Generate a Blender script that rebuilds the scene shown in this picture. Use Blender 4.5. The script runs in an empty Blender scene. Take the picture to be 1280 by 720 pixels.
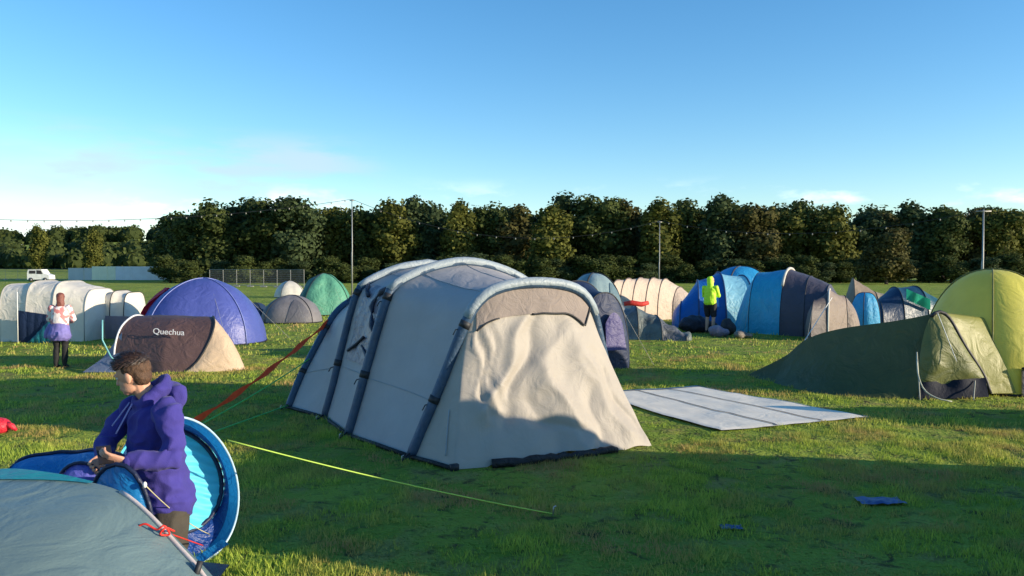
import bpy, bmesh, math, random
import numpy as np
from mathutils import Vector, Matrix, noise as mnoise

random.seed(7)
rng = np.random.default_rng(7)
scene = bpy.context.scene
COL = scene.collection
R = math.radians

# ------------------------------------------------------------------ camera maths
CAM_H = 2.2
FOC = 1000.0
TH = math.atan(25 / 1000)

def ray(px, py):
    x = (px - 640) / FOC
    v = -(py - 360) / FOC
    c, s = math.cos(TH), math.sin(TH)
    return np.array([x, c + v * s, -s + v * c])

def U(px, py, depth):
    r = ray(px, py)
    t = depth / r[1]
    return np.array([0, 0, CAM_H]) + r * t

def G(px, py):
    r = ray(px, py)
    return np.array([0, 0, CAM_H]) + r * (-CAM_H / r[2])

def Z(py, depth):
    return float(U(640, py, depth)[2])

# ------------------------------------------------------------------ materials
def new_mat(name):
    m = bpy.data.materials.new(name)
    m.use_nodes = True
    nt = m.node_tree
    for n in list(nt.nodes):
        nt.nodes.remove(n)
    out = nt.nodes.new('ShaderNodeOutputMaterial')
    return m, nt, out

def N(nt, t, **kw):
    n = nt.nodes.new(t)
    for k, v in kw.items():
        if k.startswith('i_'):
            n.inputs[k[2:].replace('_', ' ')].default_value = v
        else:
            setattr(n, k, v)
    return n

def principled(name, col, rough=0.6, metal=0.0, var=0.12, vscale=4.0, bump=0.0, bscale=30.0, transl=0.0,
               spec=0.5, stretch=(1, 1, 1), tcol=None, sheen=0.0, bump2=0.0, b2scale=3.0):
    """coloured surface: mottled base colour, fine + broad bump, optional translucency (thin cloth)"""
    m, nt, out = new_mat(name)
    tc = N(nt, 'ShaderNodeTexCoord')
    mp = N(nt, 'ShaderNodeMapping')
    mp.inputs['Scale'].default_value = stretch
    nt.links.new(tc.outputs['Object'], mp.inputs['Vector'])
    n1 = N(nt, 'ShaderNodeTexNoise')
    n1.inputs['Scale'].default_value = vscale
    n1.inputs['Detail'].default_value = 6
    nt.links.new(mp.outputs[0], n1.inputs['Vector'])
    mx = N(nt, 'ShaderNodeMix', data_type='RGBA')
    c = np.array(col[:3])
    mx.inputs[6].default_value = (*np.clip(c * (1 - var), 0, 1), 1)
    mx.inputs[7].default_value = (*np.clip(c * (1 + var), 0, 1), 1)
    rmp = N(nt, 'ShaderNodeMapRange')
    rmp.inputs[1].default_value = .3
    rmp.inputs[2].default_value = .7
    nt.links.new(n1.outputs['Fac'], rmp.inputs[0])
    nt.links.new(rmp.outputs[0], mx.inputs[0])
    b = N(nt, 'ShaderNodeBsdfPrincipled')
    b.inputs['Roughness'].default_value = rough
    b.inputs['Metallic'].default_value = metal
    b.inputs['Specular IOR Level'].default_value = spec
    if sheen:
        b.inputs['Sheen Weight'].default_value = sheen
    nt.links.new(mx.outputs[2], b.inputs['Base Color'])
    last = None
    if bump2:
        n2 = N(nt, 'ShaderNodeTexNoise')
        n2.inputs['Scale'].default_value = b2scale
        n2.inputs['Detail'].default_value = 3
        n2.inputs['Distortion'].default_value = 2.2
        nt.links.new(mp.outputs[0], n2.inputs['Vector'])
        bp = N(nt, 'ShaderNodeBump')
        bp.inputs['Strength'].default_value = 1.0
        bp.inputs['Distance'].default_value = bump2
        nt.links.new(n2.outputs['Fac'], bp.inputs['Height'])
        last = bp
    if bump:
        n3 = N(nt, 'ShaderNodeTexNoise')
        n3.inputs['Scale'].default_value = bscale
        n3.inputs['Detail'].default_value = 4
        nt.links.new(mp.outputs[0], n3.inputs['Vector'])
        bp = N(nt, 'ShaderNodeBump')
        bp.inputs['Strength'].default_value = 1.0
        bp.inputs['Distance'].default_value = bump
        nt.links.new(n3.outputs['Fac'], bp.inputs['Height'])
        if last:
            nt.links.new(last.outputs[0], bp.inputs['Normal'])
        last = bp
    if last:
        nt.links.new(last.outputs[0], b.inputs['Normal'])
    if transl > 0:
        t = N(nt, 'ShaderNodeBsdfTranslucent')
        if tcol is None:
            nt.links.new(mx.outputs[2], t.inputs['Color'])
        else:
            t.inputs['Color'].default_value = (*tcol, 1)
        if last:
            nt.links.new(last.outputs[0], t.inputs['Normal'])
        ms = N(nt, 'ShaderNodeMixShader')
        ms.inputs[0].default_value = transl
        nt.links.new(b.outputs[0], ms.inputs[1])
        nt.links.new(t.outputs[0], ms.inputs[2])
        nt.links.new(ms.outputs[0], out.inputs['Surface'])
    else:
        nt.links.new(b.outputs[0], out.inputs['Surface'])
    return m

_cloth = {}
def cloth(col, rough=0.55, transl=0.18, wr=0.02, wscale=4.0, var=0.10, stretch=(1, 1, 1), spec=0.4, tcol=None):
    key = (tuple(col), rough, transl, wr, wscale, var, stretch, spec, tcol)
    if key not in _cloth:
        _cloth[key] = principled('fabric', col, rough, 0, var, 3.0, wr * .12, 60.0, transl, spec, stretch, tcol, 0, wr, wscale)
    return _cloth[key]

def vcol_mat(name, c_lo, c_hi, rough=0.7, transl=0.25, spec=0.2, c_alt=None, alt_scale=1.0, tgain=1.0):
    """colour from a per-face random attribute 'rnd' plus a broad noise to a second hue"""
    m, nt, out = new_mat(name)
    at = N(nt, 'ShaderNodeAttribute', attribute_name='rnd')
    mx = N(nt, 'ShaderNodeMix', data_type='RGBA')
    mx.inputs[6].default_value = (*c_lo, 1)
    mx.inputs[7].default_value = (*c_hi, 1)
    nt.links.new(at.outputs['Fac'], mx.inputs[0])
    src = mx.outputs[2]
    if c_alt is not None:
        ge = N(nt, 'ShaderNodeNewGeometry')
        nz = N(nt, 'ShaderNodeTexNoise')
        nz.inputs['Scale'].default_value = alt_scale
        nz.inputs['Detail'].default_value = 5
        nt.links.new(ge.outputs['Position'], nz.inputs['Vector'])
        mr = N(nt, 'ShaderNodeMapRange')
        mr.inputs[1].default_value = .44
        mr.inputs[2].default_value = .64
        nt.links.new(nz.outputs['Fac'], mr.inputs[0])
        m2 = N(nt, 'ShaderNodeMix', data_type='RGBA')
        nt.links.new(mr.outputs[0], m2.inputs[0])
        nt.links.new(src, m2.inputs[6])
        m2.inputs[7].default_value = (*c_alt, 1)
        src = m2.outputs[2]
    b = N(nt, 'ShaderNodeBsdfPrincipled')
    b.inputs['Roughness'].default_value = rough
    b.inputs['Specular IOR Level'].default_value = spec
    nt.links.new(src, b.inputs['Base Color'])
    t = N(nt, 'ShaderNodeBsdfTranslucent')
    nt.links.new(src, t.inputs['Color'])
    ms = N(nt, 'ShaderNodeMixShader')
    ms.inputs[0].default_value = transl
    nt.links.new(b.outputs[0], ms.inputs[1])
    nt.links.new(t.outputs[0], ms.inputs[2])
    nt.links.new(ms.outputs[0], out.inputs['Surface'])
    return m

# ------------------------------------------------------------------ mesh helpers
def mesh_obj(name, verts, faces, mat, parent=None, smooth=True, label=None, cat=None, group=None, kind=None):
    me = bpy.data.meshes.new(name)
    me.from_pydata([tuple(map(float, v)) for v in verts], [], [tuple(f) for f in faces])
    me.update()
    if smooth and len(me.polygons):
        me.polygons.foreach_set('use_smooth', [True] * len(me.polygons))
    if mat:
        me.materials.append(mat)
    o = bpy.data.objects.new(name, me)
    COL.objects.link(o)
    if parent:
        o.parent = parent
    tag(o, label, cat, group, kind)
    return o

def tag(o, label=None, cat=None, group=None, kind=None):
    if label: o['label'] = label
    if cat: o['category'] = cat
    if group: o['group'] = group
    if kind: o['kind'] = kind
    return o

def thing(name, label, cat, loc=(0, 0, 0), group=None, rotz=0.0):
    o = bpy.data.objects.new(name, None)
    o.empty_display_size = .2
    COL.objects.link(o)
    o.location = loc
    o.rotation_euler = (0, 0, rotz)
    return tag(o, label, cat, group)

def place(o, parent):
    """put a mesh built in world coordinates under an Empty without moving it"""
    o.parent = parent
    if parent.type == 'EMPTY':
        o.matrix_parent_inverse = Matrix.LocRotScale(parent.location, parent.rotation_euler, None).inverted()
    return o

class MB:
    """collects geometry of one part"""
    def __init__(s):
        s.v = []; s.f = []
    def add(s, v, f):
        n = len(s.v)
        s.v.extend([tuple(map(float, p)) for p in v])
        s.f.extend([tuple(i + n for i in q) for q in f])
        return s
    def grid(s, P, closed_u=False):
        P = np.asarray(P)
        a, b = P.shape[:2]
        f = []
        for i in range(a - 1 + (1 if closed_u else 0)):
            i2 = (i + 1) % a
            for j in range(b - 1):
                f.append((i * b + j, i2 * b + j, i2 * b + j + 1, i * b + j + 1))
        return s.add(P.reshape(-1, 3), f)
    def box(s, c, size, rz=0.0, M=None):
        sx, sy, sz = [q / 2 for q in size]
        co, si = math.cos(rz), math.sin(rz)
        v = []
        for dx, dy, dz in ((-1,-1,-1),(1,-1,-1),(1,1,-1),(-1,1,-1),(-1,-1,1),(1,-1,1),(1,1,1),(-1,1,1)):
            x, y, z = dx*sx, dy*sy, dz*sz
            v.append((c[0]+x*co-y*si, c[1]+x*si+y*co, c[2]+z))
        return s.add(v, [(0,3,2,1),(4,5,6,7),(0,1,5,4),(1,2,6,5),(2,3,7,6),(3,0,4,7)])
    def tube(s, pts, r, n=6, closed=False):
        pts = [np.array(p, float) for p in pts]
        k = len(pts)
        rr = r if hasattr(r, '__len__') else [r] * k
        rings = []
        up = None
        for i in range(k):
            if closed:
                t = pts[(i + 1) % k] - pts[i - 1]
            else:
                t = pts[min(i + 1, k - 1)] - pts[max(i - 1, 0)]
            t = t / (np.linalg.norm(t) + 1e-9)
            if up is None:
                up = np.array([0, 0, 1.0]) if abs(t[2]) < .9 else np.array([1.0, 0, 0])
            a = np.cross(t, up); a /= (np.linalg.norm(a) + 1e-9)
            b = np.cross(a, t)
            up = b
            rings.append([pts[i] + rr[i] * (math.cos(2*math.pi*q/n) * a + math.sin(2*math.pi*q/n) * b) for q in range(n)])
        v = [p for g in rings for p in g]
        f = []
        for i in range(k if closed else k - 1):
            i2 = (i + 1) % k
            for q in range(n):
                q2 = (q + 1) % n
                f.append((i*n+q, i*n+q2, i2*n+q2, i2*n+q))
        if not closed:
            f.append(tuple(range(n))[::-1])
            f.append(tuple((k-1)*n+q for q in range(n)))
        return s.add(v, f)
    def sweep(s, secs, ref, n=16):
        """closed body: secs = [(centre, ra, rb)], ra measured along ref, rounded ends"""
        ref = np.array(ref, float)
        C = [np.array(q[0], float) for q in secs]
        out = []
        k = len(secs)
        for i in range(k):
            t = C[min(i+1, k-1)] - C[max(i-1, 0)]
            t /= np.linalg.norm(t) + 1e-9
            a = ref - t * np.dot(ref, t)
            if np.linalg.norm(a) < .05:
                a = np.array([0.3, 1, 0.1]) - t * np.dot([0.3, 1, 0.1], t)
            a /= np.linalg.norm(a)
            b = np.cross(t, a)
            out.append((C[i], a, b, secs[i][1], secs[i][2], t))
        rings = []
        c, a, b, ra, rb, t = out[0]
        m = min(ra, rb)
        for q in (0.25, .6, .85):
            w = math.sqrt(1 - (1-q)**2)
            rings.append((c - t*m*(1-q), a, b, ra*w, rb*w))
        for c, a, b, ra, rb, t in out:
            rings.append((c, a, b, ra, rb))
        m = min(ra, rb)
        for q in (.85, .6, .25):
            w = math.sqrt(1 - (1-q)**2)
            rings.append((c + t*m*(1-q), a, b, ra*w, rb*w))
        v = []
        for c, a, b, ra, rb in rings:
            for j in range(n):
                an = 2*math.pi*j/n
                v.append(c + a*ra*math.cos(an) + b*rb*math.sin(an))
        f = []
        K = len(rings)
        for i in range(K-1):
            for j in range(n):
                j2 = (j+1) % n
                f.append((i*n+j, i*n+j2, (i+1)*n+j2, (i+1)*n+j))
        f.append(tuple(range(n))[::-1]); f.append(tuple((K-1)*n+j for j in range(n)))
        return s.add(v, f)
    def ell(s, c, r, M=None, n=14):
        v = []; f = []
        for i in range(n+1):
            ph = math.pi*i/n
            for j in range(2*n):
                a = math.pi*j/n
                p = Vector((r[0]*math.sin(ph)*math.cos(a), r[1]*math.sin(ph)*math.sin(a), r[2]*math.cos(ph)))
                if M is not None:
                    p = M @ p
                v.append((c[0]+p[0], c[1]+p[1], c[2]+p[2]))
        for i in range(n):
            for j in range(2*n):
                j2 = (j+1) % (2*n)
                f.append((i*2*n+j, (i+1)*2*n+j, (i+1)*2*n+j2, i*2*n+j2))
        return s.add(v, f)
    def build(s, name, mat, parent=None, smooth=True, **kw):
        o = mesh_obj(name, s.v, s.f, mat, None, smooth, **kw)
        if parent is not None:
            place(o, parent)
        return o

def remesh(mb, voxel, smooth_it=4, disp=None):
    me = bpy.data.meshes.new('tmp')
    me.from_pydata(mb.v, [], mb.f)
    me.update()
    o = bpy.data.objects.new('tmp', me)
    COL.objects.link(o)
    md = o.modifiers.new('r', 'REMESH'); md.mode = 'VOXEL'; md.voxel_size = voxel; md.use_smooth_shade = True
    if smooth_it:
        sm = o.modifiers.new('s', 'SMOOTH'); sm.iterations = smooth_it; sm.factor = .5
    dg = bpy.context.evaluated_depsgraph_get()
    dg.update()
    m2 = bpy.data.meshes.new_from_object(o.evaluated_get(dg))
    bpy.data.objects.remove(o)
    v = np.zeros(len(m2.vertices)*3); m2.vertices.foreach_get('co', v); v = v.reshape(-1, 3)
    if disp:
        n = np.zeros(len(m2.vertices)*3); m2.vertices.foreach_get('normal', n); n = n.reshape(-1, 3)
        d = np.array([disp(p) for p in v])
        v = v + n*d[:, None]
        m2.vertices.foreach_set('co', v.ravel()); m2.update()
    m2.polygons.foreach_set('use_smooth', [True]*len(m2.polygons))
    return m2

def obj_from_mesh(name, me, mat, parent=None, **kw):
    me.name = name
    me.materials.clear(); me.materials.append(mat)
    o = bpy.data.objects.new(name, me); COL.objects.link(o)
    if parent: place(o, parent)
    return tag(o, **kw)

def nz(p, f, seed=0.0):
    return mnoise.noise(Vector((p[0]*f+seed, p[1]*f-seed*.7, p[2]*f+seed*.3)))

def displace_grid(P, amp, freq, seed=0.0, edge=True, ridged=0.5):
    """wrinkle a grid along its normals; edges stay put"""
    P = np.array(P, float)
    du = np.gradient(P, axis=0); dv = np.gradient(P, axis=1)
    n = np.cross(du, dv); L = np.linalg.norm(n, axis=2, keepdims=True); n = n/np.maximum(L, 1e-9)
    a, b = P.shape[:2]
    Q = P.copy()
    for i in range(a):
        for j in range(b):
            w = 1.0
            if edge:
                w = min(1, 4*min(i/(a-1), 1-i/(a-1)), 4*min(j/(b-1), 1-j/(b-1)))
            p = P[i, j]
            v = nz(p, freq, seed) + .5*nz(p, freq*2.3, seed+9)
            rd = (1-abs(nz(p, freq*1.4, seed+3))*2.5)
            Q[i, j] = p + n[i, j]*amp*w*((1-ridged)*v + ridged*rd*.6)
    return Q

def curve_resample(pts, k):
    """smooth Catmull-Rom through pts, resampled evenly to k points"""
    P = [np.array(p, float) for p in pts]
    P = [2*P[0]-P[1]] + P + [2*P[-1]-P[-2]]
    out = []
    for i in range(1, len(P)-2):
        for t in np.linspace(0, 1, 16, endpoint=False):
            a, b, c, d = P[i-1:i+3]
            out.append(.5*((2*b)+(-a+c)*t+(2*a-5*b+4*c-d)*t*t+(-a+3*b-3*c+d)*t**3))
    out.append(P[-2])
    out = np.array(out)
    L = np.r_[0, np.cumsum(np.linalg.norm(np.diff(out, axis=0), axis=1))]
    q = np.linspace(0, L[-1], k)
    return np.stack([np.interp(q, L, out[:, a]) for a in range(out.shape[1])], 1)

def loft(A, B, n=10, sag=0.0):
    """n+1 curves from hoop A to hoop B, cloth sagging towards the line joining hoop feet centres"""
    A = np.array(A); B = np.array(B)
    out = []
    for i in range(n+1):
        t = i/n
        C = A*(1-t)+B*t
        ctr = (C[0]+C[-1])/2; ctr = ctr + np.array([0, 0, C[:, 2].max()*.35])
        s = sag*4*t*(1-t)
        w = np.clip((C[:, 2]-C[:, 2].min())/max(1e-6, np.ptp(C[:, 2]))*3, 0, 1)[:, None]
        out.append(C + (ctr-C)*s*w)
    return np.array(out)

def arch(c, W, H, yaw, lean=0.0, n=2.3, k=33, z0=0.0):
    """hoop: centre foot c (x,y), width along yaw direction, leaning along the perpendicular"""
    ew = np.array([math.cos(yaw), math.sin(yaw), 0]); el = np.array([-ew[1], ew[0], 0])
    pts = []
    for i in range(k):
        a = math.pi*(1-i/(k-1))
        x = math.copysign(abs(math.cos(a))**(2/n), math.cos(a))*W/2
        z = abs(math.sin(a))**(2/n)*H
        pts.append(np.array([c[0], c[1], z0]) + ew*x + el*lean*z + np.array([0, 0, z]))
    return np.array(pts)

def rope(name, p0, p1, r, mat, parent=None, sag=0.0, n=10, wig=0.0, **kw):
    p0 = np.array(p0, float); p1 = np.array(p1, float)
    pts = []
    for i in range(n+1):
        t = i/n
        p = p0*(1-t)+p1*t - np.array([0, 0, sag*4*t*(1-t)])
        if wig and 0 < i < n:
            p = p + rng.normal(0, wig, 3)
        pts.append(p)
    return MB().tube(pts, r, 5).build(name, mat, parent, **kw)

def peg(parent, p, mat):
    p = np.array(p)
    return MB().tube([p+[0, 0, -.02], p+[.01, 0, .06], p+[.03, 0, .07]], .008, 5).build('peg', mat, parent)

# ------------------------------------------------------------------ palette
M_pole_steel = principled('galvanised', (.26, .27, .27), .5, .3, .1)
M_white_cord = principled('cord', (.75, .75, .7), .7)
M_dark = principled('dark_webbing', (.015, .017, .022), .6)
M_navy = cloth((.012, .02, .06), .5, .05)
M_yellow_cord = principled('cord', (.42, .62, .09), .6)
M_green_cord = principled('cord', (.10, .50, .10), .6)
M_red_cord = principled('cord', (.65, .03, .02), .6)
M_peg = principled('steel', (.4, .4, .42), .35, .8)
M_skin = principled('skin', (.56, .30, .20), .5, 0, .10, 12, .001, 90, spec=.4)

# ------------------------------------------------------------------ light and sky
SUN_EL = R(13.0)
SUN_AZ = R(106.5)            # clockwise from +Y: from the right, a little behind the camera
sun_dir = Vector((math.sin(SUN_AZ)*math.cos(SUN_EL), math.cos(SUN_AZ)*math.cos(SUN_EL), math.sin(SUN_EL)))
sd = bpy.data.lights.new('sun', 'SUN'); sd.energy = 4.5; sd.angle = R(0.5); sd.color = (1.0, .84, .62)
so = bpy.data.objects.new('sun', sd); COL.objects.link(so)
so.rotation_euler = sun_dir.to_track_quat('Z', 'Y').to_euler()
so.location = (30, -10, 20)

w = bpy.data.worlds.new('World'); scene.world = w; w.use_nodes = True
nt = w.node_tree
for n in list(nt.nodes): nt.nodes.remove(n)
wo = nt.nodes.new('ShaderNodeOutputWorld')
sky = N(nt, 'ShaderNodeTexSky', sky_type='NISHITA')
sky.sun_disc = False; sky.sun_elevation = SUN_EL; sky.sun_rotation = SUN_AZ
sky.altitude = 0; sky.air_density = 1.0; sky.dust_density = 0.15; sky.ozone_density = 3.0
# low clouds: thin bank near the horizon, a few wisps above it
tc = N(nt, 'ShaderNodeTexCoord')
sep = N(nt, 'ShaderNodeSeparateXYZ'); nt.links.new(tc.outputs['Generated'], sep.inputs[0])
def wcloud(scale, stretch, lo, hi, z0, z1, z2, z3, off=(0, 0, 0)):
    mp = N(nt, 'ShaderNodeMapping'); mp.inputs['Scale'].default_value = stretch; mp.inputs['Location'].default_value = off
    nt.links.new(tc.outputs['Generated'], mp.inputs[0])
    nn = N(nt, 'ShaderNodeTexNoise'); nn.inputs['Scale'].default_value = scale; nn.inputs['Detail'].default_value = 7
    nn.inputs['Roughness'].default_value = .55
    nt.links.new(mp.outputs[0], nn.inputs['Vector'])
    r1 = N(nt, 'ShaderNodeMapRange', interpolation_type='SMOOTHSTEP'); r1.inputs[1].default_value = lo; r1.inputs[2].default_value = hi
    nt.links.new(nn.outputs['Fac'], r1.inputs[0])
    a = N(nt, 'ShaderNodeMapRange', interpolation_type='SMOOTHSTEP'); a.inputs[1].default_value = z0; a.inputs[2].default_value = z1
    nt.links.new(sep.outputs[2], a.inputs[0])
    b = N(nt, 'ShaderNodeMapRange', interpolation_type='SMOOTHSTEP'); b.inputs[1].default_value = z2; b.inputs[2].default_value = z3
    b.inputs[3].default_value = 1; b.inputs[4].default_value = 0
    nt.links.new(sep.outputs[2], b.inputs[0])
    m1 = N(nt, 'ShaderNodeMath', operation='MULTIPLY'); nt.links.new(a.outputs[0], m1.inputs[0]); nt.links.new(b.outputs[0], m1.inputs[1])
    m2 = N(nt, 'ShaderNodeMath', operation='MULTIPLY'); nt.links.new(m1.outputs[0], m2.inputs[0]); nt.links.new(r1.outputs[0], m2.inputs[1])
    return m2.outputs[0]
def side(x0, x1):
    r1 = N(nt, 'ShaderNodeMapRange', interpolation_type='SMOOTHSTEP'); r1.inputs[1].default_value = x0; r1.inputs[2].default_value = x1
    nt.links.new(sep.outputs[0], r1.inputs[0]); return r1.outputs[0]
def mul(a, b):
    m = N(nt, 'ShaderNodeMath', operation='MULTIPLY'); nt.links.new(a, m.inputs[0])
    if hasattr(b, 'links'): nt.links.new(b, m.inputs[1])
    else: m.inputs[1].default_value = b
    return m.outputs[0]
def mixc(src, fac, col):
    m = N(nt, 'ShaderNodeMix', data_type='RGBA'); nt.links.new(fac, m.inputs[0]); nt.links.new(src, m.inputs[6]); m.inputs[7].default_value = (*col, 1)
    return m.outputs[2]
hs = N(nt, 'ShaderNodeHueSaturation'); hs.inputs['Saturation'].default_value = 1.22
nt.links.new(sky.outputs[0], hs.inputs['Color'])
c = hs.outputs[0]
c = mixc(c, mul(mul(wcloud(2.2, (1, 1, 4), .30, .62, -.02, .0, .03, .17), side(-.36, -.50)), .8), (4.2, 4.4, 4.8))
c = mixc(c, mul(wcloud(9, (1, 1, 2.6), .53, .68, -.02, .0, .07, .115, (.3, .1, 0)), .55), (6.6, 6.8, 7.0))
c = mixc(c, mul(mul(wcloud(5, (1, 1, 4.5), .40, .60, .07, .10, .13, .17, (1.7, .4, .2)), side(-.12, -.24)), .8), (2.6, 3.4, 4.4))
bg = N(nt, 'ShaderNodeBackground'); bg.inputs['Strength'].default_value = 0.145
nt.links.new(c, bg.inputs['Color']); nt.links.new(bg.outputs[0], wo.inputs['Surface'])

vs = scene.view_settings
vs.view_transform = 'Standard'; vs.look = 'None'; vs.gamma = 1.0; vs.use_curve_mapping = False
vs.exposure = 0.78

cam = bpy.data.cameras.new('camera'); co = bpy.data.objects.new('camera', cam); COL.objects.link(co)
cam.sensor_width = 36; cam.lens = 36*FOC/1280; cam.clip_end = 5000
co.location = (0, 0, CAM_H); co.rotation_euler = (math.pi/2-TH, 0, 0)
scene.camera = co

# ------------------------------------------------------------------ ground
def micro(x, y):
    return (.022*mnoise.noise(Vector((x*.55, y*.55, 0))) + .012*mnoise.noise(Vector((x*1.7, y*1.7, 4))))
def ground_z(x, y):
    d = math.hypot(x, y)
    z = micro(x, y) if d < 60 else 0.0
    if y > 150:
        t = min(1, (y-150)/250)
        lf = min(1, max(0, (-x - 10)/80))
        z += 7*t*t*lf + 1.0*t
    if y > 330:
        lf = min(1, max(0, (-x + 120)/160))
        t = min(1, (y-330)/200)
        z += (8.5 + 2.5*math.sin(x*.02))*t*t*(3-2*t)*lf
    return z
def axis(lim, near, fine, grow):
    a = [0.0]
    st = fine
    while a[-1] < lim:
        if a[-1] > near: st *= grow
        a.append(a[-1]+st)
    return a
xs = axis(900, 12, .16, 1.10); xs = [-q for q in xs[:0:-1]] + xs
ys0 = axis(1500, 22, .16, 1.09); ys = [-60, -30, -14, -7, -3, -1.5, -.7] + ys0
V = [(x, y, ground_z(x, y)) for y in ys for x in xs]
nx = len(xs)
F = [(j*nx+i, j*nx+i+1, (j+1)*nx+i+1, (j+1)*nx+i) for j in range(len(ys)-1) for i in range(nx-1)]

def ground_mat():
    m, nt, out = new_mat('meadow')
    ge = N(nt, 'ShaderNodeNewGeometry')
    def noise(s, d=6, dist=0):
        n = N(nt, 'ShaderNodeTexNoise'); n.inputs['Scale'].default_value = s; n.inputs['Detail'].default_value = d
        n.inputs['Distortion'].default_value = dist
        nt.links.new(ge.outputs['Position'], n.inputs['Vector']); return n.outputs['Fac']
    def mr(src, a, b):
        r = N(nt, 'ShaderNodeMapRange'); r.inputs[1].default_value = a; r.inputs[2].default_value = b
        nt.links.new(src, r.inputs[0]); return r.outputs[0]
    def mix(f, a, b):
        x = N(nt, 'ShaderNodeMix', data_type='RGBA'); nt.links.new(f, x.inputs[0])
        for i, q in ((6, a), (7, b)):
            if isinstance(q, tuple): x.inputs[i].default_value = (*q, 1)
            else: nt.links.new(q, x.inputs[i])
        return x.outputs[2]
    c = mix(mr(noise(.35), .35, .65), (.17, .27, .035), (.33, .40, .065))
    c = mix(mr(noise(1.6, 8), .5, .75), c, (.32, .27, .10))
    c = mix(mr(noise(4.0, 8, 1.0), .55, .70), c, (.09, .085, .035))
    c = mix(mr(noise(9.0, 8, .5), .66, .78), c, (.10, .07, .035))
    b = N(nt, 'ShaderNodeBsdfPrincipled'); b.inputs['Roughness'].default_value = .95; b.inputs['Specular IOR Level'].default_value = .1
    nt.links.new(c, b.inputs['Base Color'])
    bp = N(nt, 'ShaderNodeBump'); bp.inputs['Strength'].default_value = 1; bp.inputs['Distance'].default_value = .09
    nt.links.new(noise(22, 10), bp.inputs['Height'])
    bp2 = N(nt, 'ShaderNodeBump'); bp2.inputs['Strength'].default_value = 1; bp2.inputs['Distance'].default_value = .25
    nt.links.new(noise(2.5, 6), bp2.inputs['Height']); nt.links.new(bp.outputs[0], bp2.inputs['Normal'])
    nt.links.new(bp2.outputs[0], b.inputs['Normal'])
    nt.links.new(b.outputs[0], out.inputs['Surface'])
    return m
mesh_obj('ground', V, F, ground_mat(), kind='structure')

# grass blades: one uncountable mass
def inside(poly, x, y):
    c = np.zeros(len(x), bool)
    n = len(poly)
    for i in range(n):
        x1, y1 = poly[i]; x2, y2 = poly[(i+1) % n]
        if y1 == y2: continue
        c ^= ((y1 > y) != (y2 > y)) & (x < (x2-x1)*(y-y1)/(y2-y1)+x1)
    return c
KEEP_OUT = [
    [(2.0, 14.15), (3.45, 14.62), (5.21, 11.65), (2.78, 10.63), (1.2, 12.0)],
    [(-1.1, 9.3), (-.55, 8.85), (1.6, 9.9), (1.4, 10.9), (.2, 13.6), (-.6, 14.2), (-3.3, 12.5), (-2.6, 11.5)],
    [(6.95, 13.7), (12, 13.8), (12, 17), (7, 17)],
    [(-8.2, 17.1), (-5.9, 17.3), (-5.9, 18.6), (-8.2, 18.6)],
]
def blades(n, y0, y1, h, wd, name_seed, tufts=False):
    y = np.sqrt(rng.uniform(y0*y0, y1*y1, n))
    x = rng.uniform(-.70, .70, n)*y
    ok = np.ones(n, bool)
    for p in KEEP_OUT: ok &= ~inside(p, x, y)
    x = x[ok]; y = y[ok]; n = len(x)
    pat = np.array([mnoise.noise(Vector((a*.9, b*.9, 7.0))) + .9*mnoise.noise(Vector((a*3.1, b*3.1, 2.0))) + .4*mnoise.noise(Vector((a*8, b*8, 5.0))) for a, b in zip(x, y)])
    if tufts: pat = pat-.75
    keep = rng.random(n) < np.clip(.7 + 1.8*pat, .08, 1)
    x, y, pat = x[keep], y[keep], pat[keep]; n = len(x)
    gz = np.array([ground_z(a, b) for a, b in zip(x, y)])
    hh = h*rng.uniform(.45, 1.25, n)*np.clip(1+1.1*pat, .4, 2)
    an = rng.uniform(0, 2*math.pi, n); la = rng.uniform(0, 2*math.pi, n); le = rng.uniform(.1, .9, n)*hh
    ww = wd*rng.uniform(.6, 1.3, n)
    P = np.empty((n, 3, 3))
    P[:, 0] = np.stack([x-np.cos(an)*ww, y-np.sin(an)*ww, gz-.01], 1)
    P[:, 1] = np.stack([x+np.cos(an)*ww, y+np.sin(an)*ww, gz-.01], 1)
    P[:, 2] = np.stack([x+np.cos(la)*le, y+np.sin(la)*le, gz+hh], 1)
    return P, np.clip(.45+.45*pat+rng.normal(0, .22, n), 0, 1)
sets = [blades(170000, 4.2, 11, .040, .0055, 1), blades(120000, 11, 20, .045, .010, 2), blades(60000, 20, 42, .055, .02, 3), blades(16000, 5, 17, .085, .007, 4, True)]
P = np.concatenate([a for a, _ in sets]); rv = np.concatenate([b for _, b in sets])
n = len(P)
me = bpy.data.meshes.new('grass')
me.vertices.add(n*3); me.vertices.foreach_set('co', P.ravel())
me.loops.add(n*3); me.loops.foreach_set('vertex_index', np.arange(n*3))
me.polygons.add(n); me.polygons.foreach_set('loop_start', np.arange(n)*3); me.polygons.foreach_set('loop_total', np.full(n, 3))
me.update(calc_edges=True)
at = me.attributes.new('rnd', 'FLOAT', 'FACE'); at.data.foreach_set('value', rv)
me.materials.append(vcol_mat('grass_blade', (.17, .29, .032), (.50, .58, .09), .6, .35, .2, (.45, .31, .12), .9))
go = bpy.data.objects.new('grass', me); COL.objects.link(go)
tag(go, 'short trampled meadow grass around the tents', 'grass', kind='stuff')

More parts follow.
